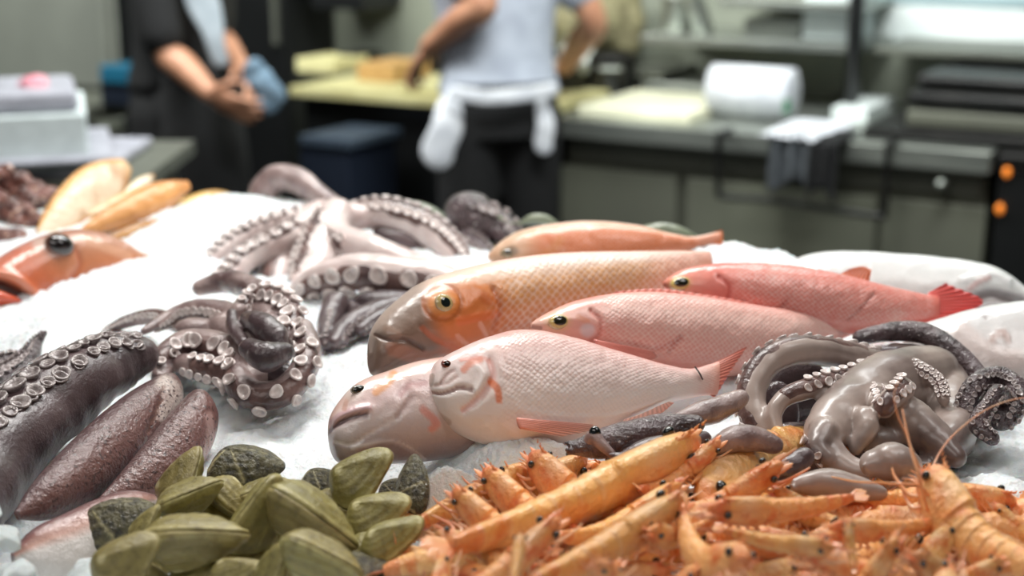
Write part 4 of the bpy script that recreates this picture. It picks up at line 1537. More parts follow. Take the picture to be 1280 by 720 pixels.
SK = []
o, sf = body('squid', ps,
             [(18, 640), (45, 600), (80, 562), (120, 524), (160, 492), (190, 474), (208, 466), (218, 470)],
             [(24, 650), (60, 650), (105, 630), (150, 598), (190, 560), (212, 530), (222, 504), (226, 490)],
             [.003, .014, .020, .023, .022, .018, .010, .004], cs_, M['squid'], n=150, m=70,
             marks=[([(205, 478), (220, 492), (208, 520)], 14, (206, 188, 180), .85, 0), ([(186, 540), (200, 510), (206, 484)], 4, (150, 112, 100), .6, -.002)])
tag(o, 'long reddish brown squid beside the thick dark tentacle', 'squid')
pS2 = Plane((150, 600, 0.965), (258, 505, 1.06), 44)
o, sf = body('squid', pS2,
             [(120, 626), (150, 592), (180, 556), (208, 522), (230, 498), (244, 487), (252, 492)],
             [(128, 636), (170, 632), (212, 620), (240, 596), (260, 560), (268, 530), (262, 506)],
             [.003, .012, .018, .020, .018, .012, .004], lambda t, v, X, Y: shade((-1, (150, 110, 106)), (-0.4, (116, 74, 70)), (0.5, (124, 84, 78)), (1, (96, 64, 64)))(v),
             M['squid'], n=120, m=64, marks=[([(262, 520), (262, 550), (250, 580)], 7, (186, 150, 144), .7, 0)])
tag(o, 'shorter brown squid lying between the long squid and the olive clams', 'squid')
pS3 = Plane((20, 700, 0.86), (185, 640, 0.94), 44)
o, sf = body('squid', pS3,
             [(14, 690), (40, 662), (80, 642), (120, 624), (160, 614), (192, 618)],
             [(18, 712), (50, 732), (90, 736), (130, 715), (165, 680), (196, 640)],
             [.004, .013, .018, .018, .013, .004],
             lambda t, v, X, Y: shade((-1, (232, 228, 226)), (0.1, (234, 226, 222)), (0.4, (206, 160, 146)), (0.75, (150, 104, 98)), (1, (110, 76, 78)))(v),
             M['squid_pale'], n=110, m=60)
tag(o, 'small squid with white underside at the bottom left corner', 'squid')
# dark bits between


# ============================================================ octopuses
def sucker_geo(c, nrm, r, V, Fc, seed=0):
    nrm = Vector(nrm).normalized()
    a = nrm.orthogonal().normalized()
    b = nrm.cross(a)
    n = 14
    base = len(V)
    prof = [(0.62, -0.45), (0.80, 0.0), (1.0, 0.28), (0.97, 0.46), (0.78, 0.46), (0.52, 0.2), (0.3, 0.02), (0.02, -0.02)]
    rot = random.uniform(0.85, 1.15)
    for pr_, h in prof:
        for j in range(n):
            t_ = 2 * math.pi * j / n
            w_ = 1 + 0.06 * math.sin(3 * t_ + seed)
            V.append(c + a * (pr_ * r * w_ * math.cos(t_) * rot) + b * (pr_ * r * w_ * math.sin(t_) / rot) + nrm * (h * r))
    for k in range(len(prof) - 1):
        for j in range(n):
            q, w2 = base + k * n + j, base + k * n + (j + 1) % n
            Fc.append((q, w2, w2 + n, q + n))
    Fc.append(tuple(base + (len(prof) - 1) * n + j for j in range(n)))


def w3(sx, sy, tw):
    return RIGHT * sx + UP * sy - FWD * tw


class Octo:
    def __init__(self):
        self.V, self.F, self.rows, self.under = [], [], [], []

    def arm(self, pts, n=60, suckers=None, flat=1.0, nseg=14, ref=(0, 0, 1), pinch=0.0):
        """pts: (px, py, Y, radius in picture units). suckers: dict(face=, spread=, size=, a=, b=, rows=)"""
        W = [aty(p[0], p[1], p[2]) for p in pts]
        R = [p[3] * pxr(q) for p, q in zip(pts, W)]
        C = catmull([tuple(q) for q in W], n)
        Rr = np.maximum(catmull([[r] for r in R], n)[:, 0], 0.0008)
        tube_geo(C, Rr, nseg, ref, flat, V=self.V, Fc=self.F, wave=lambda k, a: 1 + 0.014 * math.sin(k * 70) + 0.03 * math.sin(3 * a + k * 20) + 0.05 * mnoise.noise(Vector((k * 14, math.cos(a) * 1.5, math.sin(a) * 1.5))))
        if suckers:
            for s in (suckers if isinstance(suckers, list) else [suckers]):
                self.suck(C, Rr, **s)
        return C, Rr

    def suck(self, C, R, face, spread=38, size=0.36, a=0.0, b=1.0, gap=2.15, rows=(1, -1), rise=0.92, face2=None, jit=0.1, under=True):
        T = np.gradient(C, axis=0)
        T /= np.linalg.norm(T, axis=1)[:, None]
        L = np.concatenate([[0], np.cumsum(np.linalg.norm(np.diff(C, axis=0), axis=1))])
        f0 = np.array(w3(*face))
        f1 = np.array(w3(*(face2 or face)))
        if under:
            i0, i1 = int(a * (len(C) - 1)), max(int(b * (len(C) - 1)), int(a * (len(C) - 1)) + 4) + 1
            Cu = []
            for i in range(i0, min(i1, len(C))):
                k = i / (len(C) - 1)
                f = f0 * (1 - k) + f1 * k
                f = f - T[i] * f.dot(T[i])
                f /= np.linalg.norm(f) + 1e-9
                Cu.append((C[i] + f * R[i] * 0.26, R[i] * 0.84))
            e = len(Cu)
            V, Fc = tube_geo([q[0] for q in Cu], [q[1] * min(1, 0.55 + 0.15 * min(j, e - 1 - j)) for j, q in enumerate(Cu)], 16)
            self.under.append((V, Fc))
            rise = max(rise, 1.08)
        for rw in rows:
            V, Fc = [], []
            pos = a * L[-1] + (0.5 * size * R[int(a * (len(R) - 1))] * gap if rw < 0 else 0)
            while pos < b * L[-1]:
                k = pos / L[-1]
                c = np.array([np.interp(pos, L, C[:, q]) for q in range(3)])
                t = np.array([np.interp(pos, L, T[:, q]) for q in range(3)])
                t /= np.linalg.norm(t)
                r = float(np.interp(pos, L, R))
                f = f0 * (1 - k) + f1 * k
                f = f - t * f.dot(t)
                f /= np.linalg.norm(f) + 1e-9
                s = np.cross(t, f)
                an = math.radians(spread) * rw
                d = f * math.cos(an) + s * math.sin(an)
                sr = max(size * r, 0.0011) * (1 + random.uniform(-jit, jit))
                sucker_geo(Vector(c + d * r * rise), d, sr, V, Fc, pos * 900)
                pos += sr * gap * (1 + random.uniform(-jit, jit) * 0.5)
            if V:
                self.rows.append((V, Fc))

    def blob(self, px, py, Y, rx, ry, rz=None, rot=0.0, bumpy=0.15, sc=40):
        c = aty(px, py, Y)
        s = pxr(c)
        ca, sa = math.cos(rot), math.sin(rot)
        a1 = RIGHT * ca + UP * sa
        a2 = UP * ca - RIGHT * sa
        ell_geo(c, (a1 * rx * s, a2 * ry * s, FWD * ((rz or min(rx, ry)) * s)), self.V, self.F, 24, 18, bumpy, sc)

    def build(self, name, mat, smat, label, cat, voxel=0.0018, smooth_it=5, group=None, umat=None):
        o = mesh_obj(name, self.V, self.F, mat)
        add_remesh(o, voxel, smooth_it)
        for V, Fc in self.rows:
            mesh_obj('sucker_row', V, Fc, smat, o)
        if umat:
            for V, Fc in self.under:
                mesh_obj('dark_underside_strip', V, Fc, umat, o)  # strip adds dark sucker-side skin and paints in the shade under the arm
        return tag(o, label, cat, group)


# ---- pale octopus, centre left
S_ = dict
O = Octo()
O.arm([(425, 268, 1.60, 18), (385, 273, 1.59, 15), (335, 283, 1.57, 13), (290, 304, 1.54, 12), (256, 336, 1.50, 10), (234, 374, 1.45, 6)],
      suckers=S_(face=(-0.55, 0.7, 0.45), size=.42, spread=30, a=.08, gap=2.6))
O.arm([(395, 285, 1.56, 15), (355, 298, 1.52, 14), (312, 322, 1.49, 15), (282, 350, 1.45, 14), (256, 376, 1.42, 10), (240, 392, 1.39, 5)],
      suckers=S_(face=(-0.5, 0.6, 0.65), size=.46, spread=24, a=.1, gap=2.6))
O.arm([(400, 265, 1.60, 17), (375, 290, 1.56, 20), (352, 325, 1.52, 19), (344, 360, 1.47, 17), (352, 388, 1.42, 12)], suckers=S_(face=(-0.5, 0.1, 0.8), size=.3, rows=(1,), a=.2))
O.arm([(420, 268, 1.59, 22), (405, 300, 1.54, 27), (392, 335, 1.49, 26), (378, 362, 1.44, 19)], suckers=S_(face=(-0.8, 0.1, 0.6), size=.26, spread=20, a=.1))
O.arm([(410, 280, 1.56, 14), (430, 298, 1.52, 18), (470, 315, 1.49, 20), (515, 332, 1.47, 18), (560, 346, 1.45, 15)],
      suckers=S_(face=(-0.45, -0.3, 0.85), size=.32, a=0.0, b=.36, spread=30))
O.arm([(372, 366, 1.42, 14), (398, 350, 1.415, 19), (435, 341, 1.41, 23), (480, 342, 1.40, 25), (530, 349, 1.395, 25), (575, 360, 1.39, 22)],
      suckers=S_(face=(-0.05, -0.55, 0.85), size=.46, spread=27, gap=2.9, a=.02))
O.arm([(415, 290, 1.62, 13), (440, 274, 1.62, 17), (475, 268, 1.62, 20), (520, 280, 1.61, 21), (552, 302, 1.59, 20), (576, 328, 1.56, 15), (590, 345, 1.54, 9)],
      suckers=[S_(face=(-0.2, 0.75, 0.6), face2=(0.7, 0.5, 0.5), size=.28, spread=24, a=.03)])
O.blob(425, 272, 1.61, 42, 20, 24)
O.blob(400, 300, 1.58, 30, 24, 22)
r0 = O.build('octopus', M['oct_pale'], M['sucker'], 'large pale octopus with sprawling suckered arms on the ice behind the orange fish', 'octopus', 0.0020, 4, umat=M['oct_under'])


def inner(parent, blobs, mat, name='dark_hollow_fill', voxel=0.0025):  # made-up dark blobs that paint the shaded hollows between and under the arms
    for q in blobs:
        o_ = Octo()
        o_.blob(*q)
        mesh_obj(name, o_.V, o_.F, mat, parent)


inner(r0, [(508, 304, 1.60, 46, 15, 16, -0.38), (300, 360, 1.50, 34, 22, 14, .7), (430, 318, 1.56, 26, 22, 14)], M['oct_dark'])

O = Octo()  # arms split off in dark skin, shade under the front arm put into colour
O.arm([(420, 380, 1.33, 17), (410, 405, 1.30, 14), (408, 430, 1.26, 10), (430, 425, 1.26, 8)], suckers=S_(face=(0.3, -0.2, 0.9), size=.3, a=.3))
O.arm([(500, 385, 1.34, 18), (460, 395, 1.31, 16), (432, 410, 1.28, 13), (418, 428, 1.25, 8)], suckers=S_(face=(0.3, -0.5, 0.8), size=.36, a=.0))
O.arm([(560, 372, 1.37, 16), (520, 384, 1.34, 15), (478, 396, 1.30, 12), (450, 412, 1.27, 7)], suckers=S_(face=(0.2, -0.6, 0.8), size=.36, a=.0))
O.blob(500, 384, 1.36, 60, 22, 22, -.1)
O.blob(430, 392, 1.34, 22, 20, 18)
O.build('octopus', M['oct_dark'], M['sucker_dull'], 'lower arms of the pale octopus, coloured dark for the shade below its front arm', 'octopus', 0.0018, 3)

# ---- dark small octopus, knotted
O = Octo()
O.arm([(200, 472, 1.135, 12), (208, 447, 1.16, 18), (238, 430, 1.18, 20), (272, 432, 1.17, 18), (298, 448, 1.15, 19), (300, 478, 1.11, 20), (318, 494, 1.09, 19), (350, 492, 1.09, 19), (374, 470, 1.11, 18), (386, 440, 1.14, 17), (378, 412, 1.17, 15)],
      n=110, suckers=[S_(face=(-0.05, -0.35, 0.95), size=.50, spread=32, gap=2.9, a=.03)])
O.arm([(356, 424, 1.16, 18), (364, 395, 1.19, 17), (342, 374, 1.22, 16), (316, 374, 1.23, 14), (298, 390, 1.21, 12)], suckers=S_(face=(0.3, 0.3, 0.9), size=.5, spread=30))
O.arm([(180, 414, 1.22, 5), (215, 396, 1.25, 11), (252, 388, 1.25, 15), (290, 395, 1.23, 16), (305, 412, 1.20, 14)], suckers=S_(face=(-0.1, -0.6, 0.8), size=.36, a=.1))
O.arm([(130, 414, 1.29, 4), (160, 402, 1.29, 8), (195, 396, 1.28, 10), (228, 408, 1.25, 11)], suckers=S_(face=(-0.2, 0.7, 0.6), size=.45, rows=(1,)))
O.arm([(230, 455, 1.15, 14), (275, 466, 1.13, 18), (318, 472, 1.12, 19), (345, 455, 1.14, 18)], suckers=S_(face=(-0.1, 0.2, 0.95), size=.4, a=.1, b=.6))
O.arm([(330, 385, 1.22, 16), (340, 405, 1.19, 19), (336, 430, 1.16, 20), (330, 455, 1.13, 18)])
O.arm([(250, 360, 1.30, 10), (285, 352, 1.30, 15), (318, 362, 1.27, 15), (345, 380, 1.24, 14)])
O.blob(322, 440, 1.16, 40, 34, 26)
O.blob(290, 412, 1.21, 40, 24, 24)
O.blob(250, 412, 1.21, 30, 16, 20)
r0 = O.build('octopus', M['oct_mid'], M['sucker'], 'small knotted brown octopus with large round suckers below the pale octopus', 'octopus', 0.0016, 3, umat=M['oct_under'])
inner(r0, [(352, 470, 1.12, 20, 16, 14), (262, 452, 1.16, 30, 14, 12), (350, 440, 1.13, 16, 20, 12), (300, 425, 1.17, 14, 18, 10)], M['oct_dark'])
O = Octo()
O.arm([(310, 398, 1.165, 10), (326, 406, 1.145, 17), (344, 420, 1.13, 17), (352, 434, 1.12, 9)])
O.arm([(312, 436, 1.10, 14), (333, 446, 1.09, 20), (356, 440, 1.10, 13)])
O.arm([(290, 392, 1.18, 7), (292, 410, 1.16, 9), (306, 430, 1.13, 8)])
O.build('octopus_beak_flesh', M['oct_dark'], M['sucker'], 'dark fleshy mouth part on top of the knotted brown octopus', 'octopus', 0.0014, 2)

# ---- thick dark tentacle at left
O = Octo()
O.arm([(-60, 640, 0.90, 62), (-10, 575, 0.965, 58), (45, 520, 1.02, 52), (95, 482, 1.06, 46), (140, 456, 1.10, 38), (172, 445, 1.12, 27)], n=80, nseg=28,
      suckers=[S_(face=(-0.50, 0.62, 0.75), size=.24, spread=13, gap=2.1, rise=1.0, a=.08, jit=.25, under=False),
               S_(face=(-0.30, 0.5, 0.9), size=.17, spread=30, gap=3.4, rise=1.0, a=.12, jit=.3, under=False, rows=(1, -1)),
               S_(face=(-0.46, 0.66, 0.75), size=.21, spread=40, gap=2.4, rise=1.0, a=.10, jit=.25, b=.97, under=False)])
O.build('octopus_tentacle', M['oct_dark'], M['sucker_dull'], 'very thick dark tentacle with rows of grey suckers at the left edge', 'tentacle', 0.0022, 3)
O = Octo()
O.arm([(-40, 520, 1.12, 34), (-5, 492, 1.15, 28), (22, 468, 1.18, 20), (38, 446, 1.20, 13), (46, 428, 1.215, 8), (56, 416, 1.22, 4)], n=60,
      suckers=[S_(face=(-0.3, 0.5, 0.8), size=.25, spread=26, a=.1)])
O.arm([(-30, 480, 1.18, 16), (0, 460, 1.20, 15), (20, 452, 1.21, 13), (36, 462, 1.19, 10)], suckers=S_(face=(0, 0.3, 0.9), size=.3))
O.build('octopus_tentacle', M['oct_rough'], M['sucker_dull'], 'small dark tentacle with pointed tip behind the very thick one', 'tentacle', 0.0018, 3)

# ---- grey octopus at right
O = Octo()
O.arm([(1120, 470, 1.13, 26), (1075, 452, 1.11, 20), (1030, 440, 1.09, 18), (990, 440, 1.075, 18), (958, 456, 1.065, 18), (941, 486, 1.05, 18), (942, 516, 1.035, 18), (957, 540, 1.02, 17)], n=90,
      suckers=[S_(face=(-0.2, 1.0, 0.05), face2=(-1.0, -0.1, 0.1), size=.40, spread=10, gap=2.5, a=.12, rise=.96, rows=(1,)),
               S_(face=(-0.2, 1.0, -0.3), face2=(-1.0, -0.1, -0.3), size=.3, spread=14, under=False, gap=2.4, a=.12, rise=.96, rows=(-1,))])
O.arm([(1140, 470, 1.10, 20), (1092, 466, 1.08, 16), (1050, 476, 1.06, 15), (1010, 486, 1.04, 14), (980, 498, 1.03, 12), (967, 518, 1.02, 11), (972, 540, 1.01, 9)], n=70,
      suckers=[S_(face=(-0.1, 0.55, 0.75), size=.42, spread=26, gap=2.5, a=.15, b=.72)])
O.arm([(1160, 470, 1.12, 40), (1115, 480, 1.08, 42), (1070, 505, 1.04, 38), (1040, 530, 1.01, 32), (1030, 555, .985, 24), (1052, 582, .965, 20), (1084, 592, .955, 14)], n=70, nseg=22)
O.arm([(1030, 540, .985, 20), (1022, 560, .97, 16), (1034, 572, .962, 11)], suckers=S_(face=(-0.6, -0.6, 0.5), size=.4, a=.4))
O.arm([(1120, 450, 1.16, 22), (1160, 465, 1.15, 32), (1185, 500, 1.10, 36), (1190, 540, 1.04, 32), (1175, 570, .99, 20)], n=60, nseg=22)
O.arm([(1104, 500, 1.03, 20), (1130, 520, 1.02, 28), (1165, 548, 1.00, 26), (1195, 572, .98, 14)], n=50, nseg=18)
O.arm([(1096, 492, 1.03, 12), (1104, 510, 1.00, 13), (1112, 500, 1.0, 14), (1128, 486, 1.02, 16)], suckers=S_(face=(0, 0.5, .8), size=.4, spread=30))
O.blob(1130, 470, 1.13, 52, 28, 34)
O.blob(1090, 555, 1.01, 40, 28, 30)
O.blob(1148, 585, .985, 26, 16, 18, 0.2)
O.arm([(1070, 560, .985, 10), (1085, 535, .99, 14), (1080, 520, 1.00, 14)])
O.arm([(1110, 452, 1.09, 12), (1140, 462, 1.075, 12), (1170, 478, 1.06, 10), (1180, 500, 1.045, 8)],
      suckers=[S_(face=(0.0, 0.75, 0.6), size=.33, spread=50), S_(face=(0.0, 0.8, 0.6), size=.30, spread=14)])
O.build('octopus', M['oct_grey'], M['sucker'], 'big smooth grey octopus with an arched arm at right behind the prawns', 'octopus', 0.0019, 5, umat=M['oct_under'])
r0 = [o for o in bpy.data.objects if o.get('label', '').startswith('big smooth grey octopus')][0]
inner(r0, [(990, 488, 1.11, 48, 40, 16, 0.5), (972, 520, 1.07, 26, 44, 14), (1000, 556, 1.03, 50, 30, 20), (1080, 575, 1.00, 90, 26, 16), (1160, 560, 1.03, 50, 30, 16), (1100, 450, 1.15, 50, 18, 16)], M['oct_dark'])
O = Octo()
O.arm([(1075, 422, 1.17, 10), (1120, 414, 1.17, 13), (1158, 418, 1.16, 14), (1195, 440, 1.14, 13), (1222, 468, 1.12, 12), (1240, 500, 1.09, 12)], n=60)
O.arm([(1205, 545, 1.04, 15), (1207, 510, 1.05, 15), (1218, 482, 1.06, 13), (1245, 470, 1.07, 13), (1268, 482, 1.06, 14), (1270, 510, 1.04, 14), (1250, 526, 1.03, 13), (1240, 505, 1.04, 10)], n=90,
      suckers=[S_(face=(-0.5, -0.3, 0.8), size=.30, spread=30)])
O.arm([(1262, 500, 1.04, 8), (1248, 490, 1.03, 10), (1236, 505, 1.02, 10), (1222, 530, 1.01, 12), (1240, 548, 1.0, 10)], suckers=S_(face=(0, 0, 1), size=.3))
O.blob(1245, 512, 1.06, 26, 26, 18, 0, .4, 60)
O.build('octopus', M['oct_rough'], M['sucker_dull'], 'purple wrinkled octopus curled up at the right edge beside the ice mound', 'octopus', 0.0017, 2)

# grey lumps in front: small cuttlefish bodies
for pts, lab, mt in (([(848, 528, .985, 12), (870, 520, .99, 16), (900, 510, 1.00, 16), (925, 498, 1.01, 12)], 'small grey squid lying under the pale pink tail fin', 'oct_mid'),
                     ([(1000, 606, .90, 12), (1030, 604, .905, 19), (1065, 610, .905, 18), (1100, 616, .905, 10)], 'smooth grey squid body lying right above the prawns', 'oct_grey'),
                     ([(1092, 580, .93, 18), (1112, 578, .93, 26), (1135, 582, .93, 20), (1148, 592, .93, 8)], 'round glossy grey squid body between the octopus and the prawn spikes', 'oct_grey'),
                     ([(895, 560, .93, 12), (915, 550, .935, 17), (940, 548, .94, 17), (968, 556, .94, 12)], 'lumpy grey squid behind the bent prawn', 'oct_mid'),
                     ([(720, 560, .95, 10), (745, 556, .955, 18), (785, 548, .96, 22), (830, 536, .97, 20), (870, 530, .97, 12)], 'dark grey squid on the ice under the pale belly', 'oct_rough'),
                     ([(775, 575, .93, 8), (805, 562, .935, 13), (845, 556, .94, 15), (880, 548, .95, 10)], 'dark purple squid behind the orange prawn heads', 'oct_dark'),
                     ([(955, 590, .93, 10), (985, 585, .93, 16), (1005, 572, .935, 14)], 'dark rounded squid under the arched octopus arm', 'oct_dark')):
    O = Octo()
    O.arm(pts, n=30, nseg=18)
    k0, k1 = pts[0], pts[1]
    O.arm([(k0[0], k0[1], k0[2], 6), (k0[0] - 8, k0[1] + 6, k0[2] - .005, 4), (k0[0] - 12, k0[1] + 1, k0[2] - .008, 3)], n=10)
    O.arm([(k0[0], k0[1] - 3, k0[2], 6), (k0[0] - 7, k0[1] - 7, k0[2] + .003, 4), (k0[0] - 14, k0[1] - 6, k0[2], 2.5)], n=10)
    o = O.build('squid', M[mt], M['sucker'], lab, 'squid', 0.0018, 3)
    if mt == 'oct_grey':
        continue
# the small squid eye on the ice
c = aty(743, 540, .955)
o = Octo()
o.arm([(735, 552, .95, 7), (742, 546, .95, 10), (752, 556, .945, 8), (770, 572, .94, 5)], n=20)
e_ = o.build('cuttlefish', M['oct_mid'], M['sucker'], 'small cuttlefish head with a dark eye on the ice above the prawns', 'cuttlefish', 0.0016, 3)
V, Fc = [], []
ell_geo(c - FWD * 0.006, (RIGHT * 0.0045, UP * 0.005, FWD * 0.0035), V, Fc)
mesh_obj('eye', V, Fc, M['black_eye'], e_)

# ---- blurred ones at the back
O = Octo()
O.arm([(330, 240, 1.80, 20), (345, 222, 1.80, 17), (372, 226, 1.79, 17), (402, 246, 1.77, 13), (435, 262, 1.74, 7), (455, 266, 1.72, 6)], n=50, nseg=18)
O.build('brown_fish', M['oct_mid'], M['sucker'], 'brown rounded fish lying at the back edge behind the pale octopus', 'fish', 0.003, 4)
O = Octo()
O.blob(585, 262, 1.65, 30, 24, 26, 0.1, .1, 20)
O.arm([(600, 275, 1.64, 22), (625, 285, 1.62, 20), (642, 305, 1.59, 13), (650, 322, 1.56, 8)], suckers=S_(face=(0.6, 0.7, 0.5), size=.35))
O.arm([(560, 285, 1.66, 14), (580, 300, 1.63, 14), (600, 310, 1.60, 12), (612, 320, 1.58, 7)], suckers=S_(face=(0.0, 0.6, 0.8), size=.45, rows=(1, -1)))
O.build('octopus', M['oct_rough'], M['sucker_dull'], 'dark purple octopus blurred at the back left of the arched orange fish', 'octopus', 0.003, 3)
for x0, x1, y, Y, r, lab in ((478, 556, 266, 1.69, 12, 'green grey fish back behind the pale octopus'), (790, 872, 292, 1.53, 11, 'green grey fish back behind the raised orange tail'),
                              (650, 700, 276, 1.60, 7, 'small green grey fish back just behind the arched orange spine')):
    O = Octo()
    O.arm([(x0, y + 4, Y, r * .4), (x0 + (x1 - x0) * .3, y - 2, Y, r), (x0 + (x1 - x0) * .65, y - 1, Y, r), (x1, y + 8, Y, r * .5)], n=24)
    O.arm([(x0 + 2, y + 2, Y, r * .5), (x0 - 14, y + 3, Y, r * .25), (x0 - 26, y - 5, Y, r * .5)], n=12)
    O.build('green_fish', M['greenfish'], M['sucker'], lab, 'fish', 0.003, 3)


# ---- long cream shells at upper left
def long_shell(pA, pB, w_px, thick_px, label, col, edge, lean=45):
    pl_ = Plane(pA, pB, lean)
    a = np.array(pA[:2], float)
    b = np.array(pB[:2], float)
    d = (b - a) / np.linalg.norm(b - a)
    nn_ = np.array([d[1], -d[0]])
    if nn_[1] > 0:
        nn_ = -nn_
    prof = [0.15, 0.5, 0.75, 0.92, 1.0, 0.95, 0.72, 0.3]
    top_, bot_ = [], []
    for i, k in enumerate(prof):
        t_ = i / (len(prof) - 1)
        q = a + (b - a) * t_
        top_.append(tuple(q + nn_ * w_px * k * 0.5))
        bot_.append(tuple(q - nn_ * w_px * k * 0.5))
    s = pxr(pl_.o)
    th = [thick_px * s * k for k in (.2, .6, .8, .95, 1, .95, .7, .25)]
    o_, _ = body('long_shell', pl_, top_, bot_, th, lambda t, v, X, Y: blend(np.ones(t.shape + (3,)) * srgb(col), srgb(edge), np.clip(smooth(0.45, 0.95, np.abs(v)) + 0.6 * smooth(0.8, 1, t), 0, 1)),
                 M['shell_cream'], n=70, m=40)
    return tag(o_, label, 'shell')


long_shell((48, 292, 1.66), (158, 206, 1.84), 64, 16, 'tallest cream shell with orange tip leaning up at upper left', (240, 222, 196), (222, 164, 90))
long_shell((100, 290, 1.64), (235, 232, 1.78), 40, 20, 'long orange brown shell slanting right in front of the tallest cream shell', (222, 158, 96), (206, 138, 76))
long_shell((110, 268, 1.70), (226, 230, 1.82), 26, 9, 'cream shell edge lying right on the orange brown shell', (242, 220, 184), (226, 176, 110))
long_shell((150, 246, 1.86), (192, 220, 1.93), 16, 6, 'small pale shell tip behind the long shells', (236, 226, 204), (220, 196, 150))
long_shell((196, 272, 1.74), (284, 244, 1.86), 28, 14, 'yellowish shell lying flat at the back edge of the ice', (226, 196, 134), (206, 160, 70))
long_shell((50, 262, 1.84), (90, 240, 1.90), 20, 8, 'short yellow shell between brown lumps and the tallest shell', (226, 196, 150), (210, 170, 90))
long_shell((120, 306, 1.60), (210, 276, 1.70), 20, 9, 'dull brown shell lowest under the slanting shells', (176, 126, 70), (150, 100, 50))
# reddish-brown lumpy sea food
rr_ = random.Random(5)
for k, (x, y, Y, r) in enumerate(((12, 232, 1.84, 30), (44, 246, 1.82, 26), (8, 270, 1.74, 30), (40, 278, 1.72, 22), (-30, 250, 1.80, 34), (12, 306, 1.64, 24), (-25, 300, 1.66, 26))):
    V, Fc = [], []
    c = aty(x, y, Y)
    s = pxr(c)
    ell_geo(c, (RIGHT * r * s, UP * r * .7 * s, FWD * r * s), V, Fc, 30, 20, 0.7, 55)
    for q in range(9):
        an = rr_.uniform(0, 6.28)
        e = c + RIGHT * math.cos(an) * r * .7 * s + UP * abs(math.sin(an)) * r * .6 * s - FWD * rr_.uniform(0, .8) * r * s
        ell_geo(e, (RIGHT * r * .3 * s, UP * r * .26 * s, FWD * r * .3 * s), V, Fc, 12, 8, 0.5, 90)
    o = mesh_obj('sea_squirt', V, Fc, M['brownlump'])
    add_remesh(o, 0.0028, 1)
    tag(o, ['topmost reddish brown lump at the far upper left', 'reddish brown lump touching the short yellow shell', 'dark brown lump at the left edge above the fish head', 'small brown lump just above the big fish eye',
            'brown lump cut by the left edge of the picture', 'lowest brown lump behind the fish head', 'brown lump at the left edge directly behind the fish head'][k], 'lump', 'reddish brown lumps at upper left')
    o.name = 'reddish_brown_lump'


# ============================================================ clams
def make_clam(elong=0.66, seed=1, dark=False):
    """closed clam of length 1 along x; the seam lies in the xy plane"""
    rd = random.Random(seed)
    V_all = []
    root = None
    nr, na = 26, 56
    um = Vector((-0.16, 0.20 * elong, 0))
    parts = []
    for side in (1, -1):
        V, cols, Fc = [], [], []
        for i in range(nr + 1):
            r = i / nr
            for j in range(na):
                a = 2 * math.pi * j / na
                ox = 0.5 * math.copysign(abs(math.cos(a)) ** 0.92, math.cos(a)) * (1 + 0.05 * math.cos(a))
                oy = 0.5 * elong * math.copysign(abs(math.sin(a)) ** (0.8 if math.sin(a) < 0 else 1.25), math.sin(a)) * (1 - 0.22 * math.cos(a))
                wob = 1 + 0.035 * math.sin(a * 3 + seed) + 0.025 * math.sin(a * 5 + seed * 2)
                ox *= wob
                oy *= wob
                x = um.x * (1 - r) + ox * r
                y = um.y * (1 - r) + oy * r
                h = 0.265 * (1 - r ** 1.9) ** 0.85 * (1 + 0.2 * math.exp(-((((a + 0.5 + math.pi) % (2 * math.pi)) - math.pi) / 0.3) ** 2) * r)
                h += 0.0075 * math.sin(r * 34 + 2 * math.sin(a * 2)) * r + 0.006 * math.sin(a * 3 + seed) * r * (1 - r)
                h = max(h, 0) + (0.002 if i == nr else 0.012 if i == nr - 1 else 0.008)
                V.append((x, y, side * h))
                band = 0.5 + 0.5 * math.sin(r * 17 + seed + 0.6 * math.sin(a + seed))
                if dark:
                    c = srgb((100, 94, 64)) * (1 - band * .5) + srgb((134, 126, 86)) * band * .4
                    if abs(((a * 2 + seed) % 3.1) - 1.5) < 0.12:
                        c = srgb((196, 186, 140))
                else:
                    c = srgb((150, 138, 80)) * (1 - band * .4) + srgb((100, 90, 46)) * band * .42
                    if r > 0.9:
                        c = srgb((172, 160, 104))
                    if r < 0.12:
                        c = srgb((196, 186, 138))
                cols.append(c)
        for i in range(nr):
            for j in range(na):
                a, b = i * na + j, i * na + (j + 1) % na
                Fc.append((a, a + na, b + na, b) if side > 0 else (a, b, b + na, a + na))
        # inner face, closes the valve
        k = len(V)
        V.append((0, 0, side * 0.002))
        cols.append(srgb((60, 52, 30)))
        for j in range(na):
            a, b = nr * na + j, nr * na + (j + 1) % na
            Fc.append((a, k, b) if side > 0 else (a, b, k))
        o = mesh_obj('clam' if side > 0 else 'lower_valve', V, Fc, M['clam_dark' if dark else 'clam'], parts[0] if parts else None, cols, world=False)
        parts.append(o)
    # hinge ligament
    V, Fc = tube_geo([(-0.33, 0.34 * elong, 0), (-0.2, 0.47 * elong, 0), (-0.02, 0.50 * elong, 0)], [.012, .022, .012], 8)
    mesh_obj('hinge', V, Fc, M['hinge'], parts[0], world=False)
    return parts[0]


CL = [make_clam(0.62, 1), make_clam(0.72, 2.2), make_clam(0.56, 3.1), make_clam(0.66, 4.4, True)]


def place(o, M3, loc, scale):
    o.rotation_mode = 'QUATERNION'
    o.rotation_quaternion = M3.to_quaternion()
    o.location = loc
    o.scale = (scale, scale, scale)


